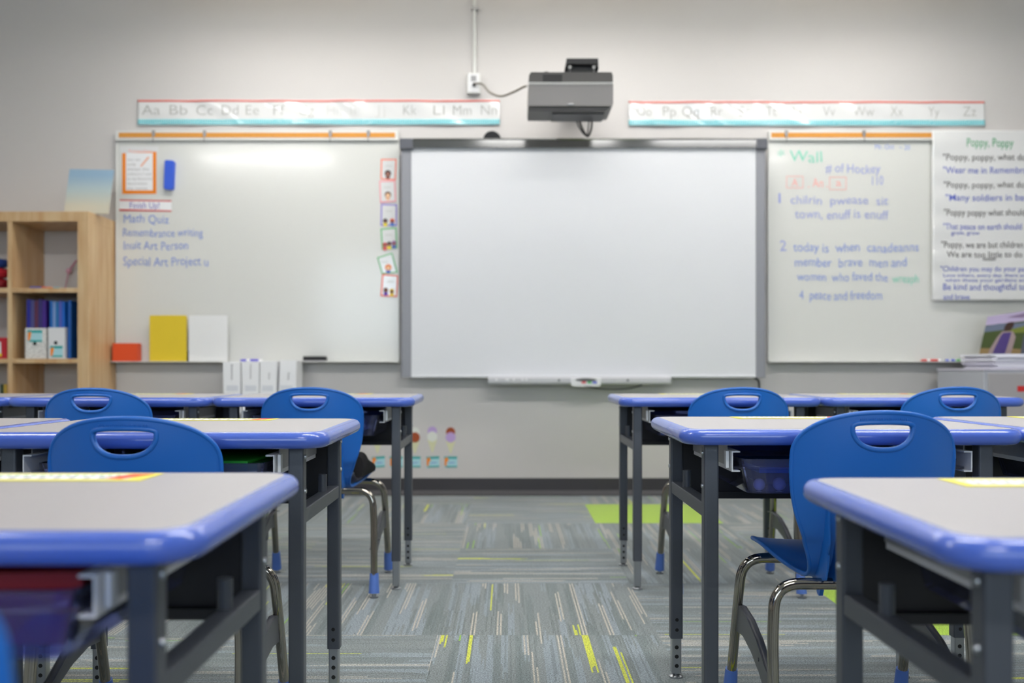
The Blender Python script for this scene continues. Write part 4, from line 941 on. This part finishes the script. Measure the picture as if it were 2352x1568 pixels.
for i, (px, rgb, lb) in enumerate([(4, (40, 60, 40), 'dark green book on the lower shelf of the bookcase'), (12, (196, 160, 60), 'mustard book on the lower shelf of the bookcase')]):
    g = W(px, 882, 4.99); MB().box(g[0]-.008, g[0]+.008, 4.99, 5.15, s2, g[2]).build('book', mat('c_%d_%d_%d' % rgb, rgb, .5), label=lb, cat='book', bevel=.001)

# ------------------------------------------------------------------ white binders on a low shelf
YBd = 5.10
lowz = .485
r = empty('low_shelf'); tagp(r, 'low grey shelf unit behind the far row desks under the left whiteboard', 'shelf')
x0, x1 = W(490, 0, YBd)[0], W(705, 0, YBd)[0]
MB().box(x0, x1, YBd-.04, WY-.03, lowz-.02, lowz).build('top_board', M['steel_lt'], r)
for x in (x0, x1-.02): MB().box(x, x+.02, YBd-.04, WY-.03, 0, lowz-.02).build('side_panel', M['steel_lt'], r)
MB().box(x0+.02, x1-.02, YBd-.03, WY-.03, .06, .08).build('lower_shelf', M['steel_lt'], r)
for i, (b0, b1, t0, t1, pt, word, lb) in enumerate([(514, 553, 512, 552, 831, 'Assessments', 'white binder at the left end of the four on the low shelf'), (557, 595, 555, 595, 830, 'Communication', 'white binder second from left on the low shelf'),
                                              (596, 633, 598, 637, 829, 'Science', 'white binder leaning right, third on the low shelf'), (638, 678, 643, 681, 827, 'Reading', 'white binder at the right end beside the chair back')]):
    r = empty('binder'); tagp(r, lb, 'binder', 'white binders on the low shelf')
    zt = W(0, pt, YBd)[2]; sl = (t0-b0)/75.0*((zt-lowz)*F/YBd); e = 75/((zt-lowz)*F/YBd)
    X0, X1 = W(b0-(t0-b0)*0, 0, YBd)[0], W(b1, 0, YBd)[0]; T0, T1 = W(t0, 0, YBd)[0], W(t1, 0, YBd)[0]; k = 0
    MB().prism([(X0, lowz+.0003), (X1, lowz+.0003), (T1, zt), (T0, zt)], YBd, YBd+.16, axis='y').build('cover', M['paper'], r, bevel=.003)
    quad('spine_label', mat('c_lightgrey', (214, 216, 222), .3), [(b0+6, 885), (b1-6, 885), (b1-6, 898), (b0+6, 898)], YBd-.0002, .0006, r)
    L_ = {0: 36, 1: 34, 2: 15, 3: 16}[i]; text(word, M['ink_black'], (t0+t1)/2-1, 836 if i < 2 else 856, L_, 4.5, YBd-.0008, r, 'spine_lettering', vertical=True)

# ------------------------------------------------------------------ cabinet, papers and picture on the right
X0, Yf, Yk = 2.432, 4.69, 5.2
r = empty('cabinet'); tagp(r, 'light grey cabinet under the right whiteboard at the right edge', 'cabinet')
ZK = W(0, 848, Yf)[2]
MB().box(X0, X0+.8, Yf, Yk, .04, ZK-.006).build('body', mat('cab', (176, 178, 186), .4), r, bevel=.004)
MB().box(X0-.003, X0+.803, Yf-.004, Yk+.002, ZK-.006, ZK+.004).build('top_plate', mat('cabtop', (204, 200, 214), .4), r, bevel=.002)
MB().box(X0+.02, X0+.78, Yf-.012, Yf, .42, ZK-.02).build('drawer', mat('cabdoor', (168, 164, 166), .45), r, bevel=.003)
MB().box(X0+.02, X0+.78, Yf-.012, Yf, .06, .40).build('drawer', mat('cabdoor', (168, 164, 166), .45), r, bevel=.003)
q0 = W(2337, 886, Yf-.013); q1 = W(2400, 899, Yf-.013); MB().box(q0[0], q1[0], Yf-.0135, Yf-.012, q1[2], q0[2]).build('red_label', M['red'], r)

rr = random.Random(11); z = ZK+.0045
for i in range(9):
    t = .004 if i < 8 else .008; w0 = W(2214+rr.uniform(-6, 8), 0, 5.05)[0] if i < 8 else W(2207, 0, 5.05)[0]
    rgb = (226, 226, 236) if i % 3 else (206, 204, 218)
    MB().box(w0, w0+.46, 4.73+rr.uniform(-.01, .01), 5.06, z, z+t+.0036).build('paper_stack_sheaf', mat('c_%d_%d_%d' % rgb, rgb, .5), label='sheaf of paper on the right cabinet, %s' % ['lowest of the pile', 'second from the bottom', 'third from the bottom', 'fourth from the bottom', 'middle of the pile', 'fourth from the top', 'third from the top', 'just under the top sheaf', 'topmost and whitest of the pile'][i], cat='paper', group='sheaves of paper piled on the cabinet')
    z += t+.004
ztop = z
r = empty('landscape_picture'); tagp(r, 'picture of a person in purple before green hills, leaning behind the paper pile', 'picture')
Y = 5.12
cor = [(2249, 812), (2268, 727), (2420, 703), (2402, 812)]
def sub(u0, u1, v0, v1):   # bilinear in the picture
    def p(u, v):
        a = np.array(cor[0])*(1-u)+np.array(cor[3])*u; b = np.array(cor[1])*(1-u)+np.array(cor[2])*u; return tuple(a*(1-v)+b*v)
    return [p(u0, v0), p(u1, v0), p(u1, v1), p(u0, v1)]
def shp(l): return [sub(u, u, v, v)[0] for u, v in l]
cz = [W(*c, Y)[2] for c in cor]
v_low = -.30   # the sheet reaches down to the cabinet top behind the pile
quad('sheet', mat('p_field', (70, 84, 40), .4), sub(0, 1, v_low, 1), Y, .004, r)
quad('sky_area', mat('p_sky', (188, 174, 206), .4), sub(0, 1, .76, 1), Y-.004, .0004, r)
quad('cloud_area', mat('p_cloud', (138, 118, 150), .4), shp([(.3, .9), (.55, .84), (1, .9), (1, .98), (.6, .95)]), Y-.0046, .0004, r)
quad('far_hill', mat('p_hill', (108, 118, 138), .4), shp([(0, .58), (1, .62), (1, .74), (.5, .72), (.2, .77), (0, .74)]), Y-.0046, .0004, r)
quad('near_hill', mat('p_green', (120, 130, 50), .4), shp([(.3, .5), (1, .48), (1, .72), (.7, .66), (.3, .56)]), Y-.005, .0004, r)
quad('path_area', mat('p_sand', (150, 124, 80), .4), shp([(0, v_low), (1, v_low), (1, .05), (.5, .12), (0, .15)]), Y-.0046, .0004, r)
quad('grey_post', mat('p_grey', (84, 88, 104), .4), shp([(.62, v_low), (1, v_low), (1, .5), (.62, .44)]), Y-.0054, .0004, r)
quad('painted_shawl', mat('p_shawl', (160, 140, 140), .4), shp([(.13, v_low), (.14, .1), (.22, .42), (.28, .56), (.44, .54), (.50, .4), (.46, v_low)]), Y-.0058, .0004, r)
quad('painted_vest', mat('p_purple', (78, 60, 124), .4), shp([(.17, v_low), (.21, .1), (.27, .45), (.30, .52), (.42, .52), (.41, .3), (.36, v_low)]), Y-.0062, .0004, r)
quad('painted_hair', mat('p_hair', (64, 42, 34), .4), shp([(.30, .56), (.30, .68), (.34, .77), (.42, .77), (.44, .68), (.40, .56)]), Y-.0066, .0004, r)
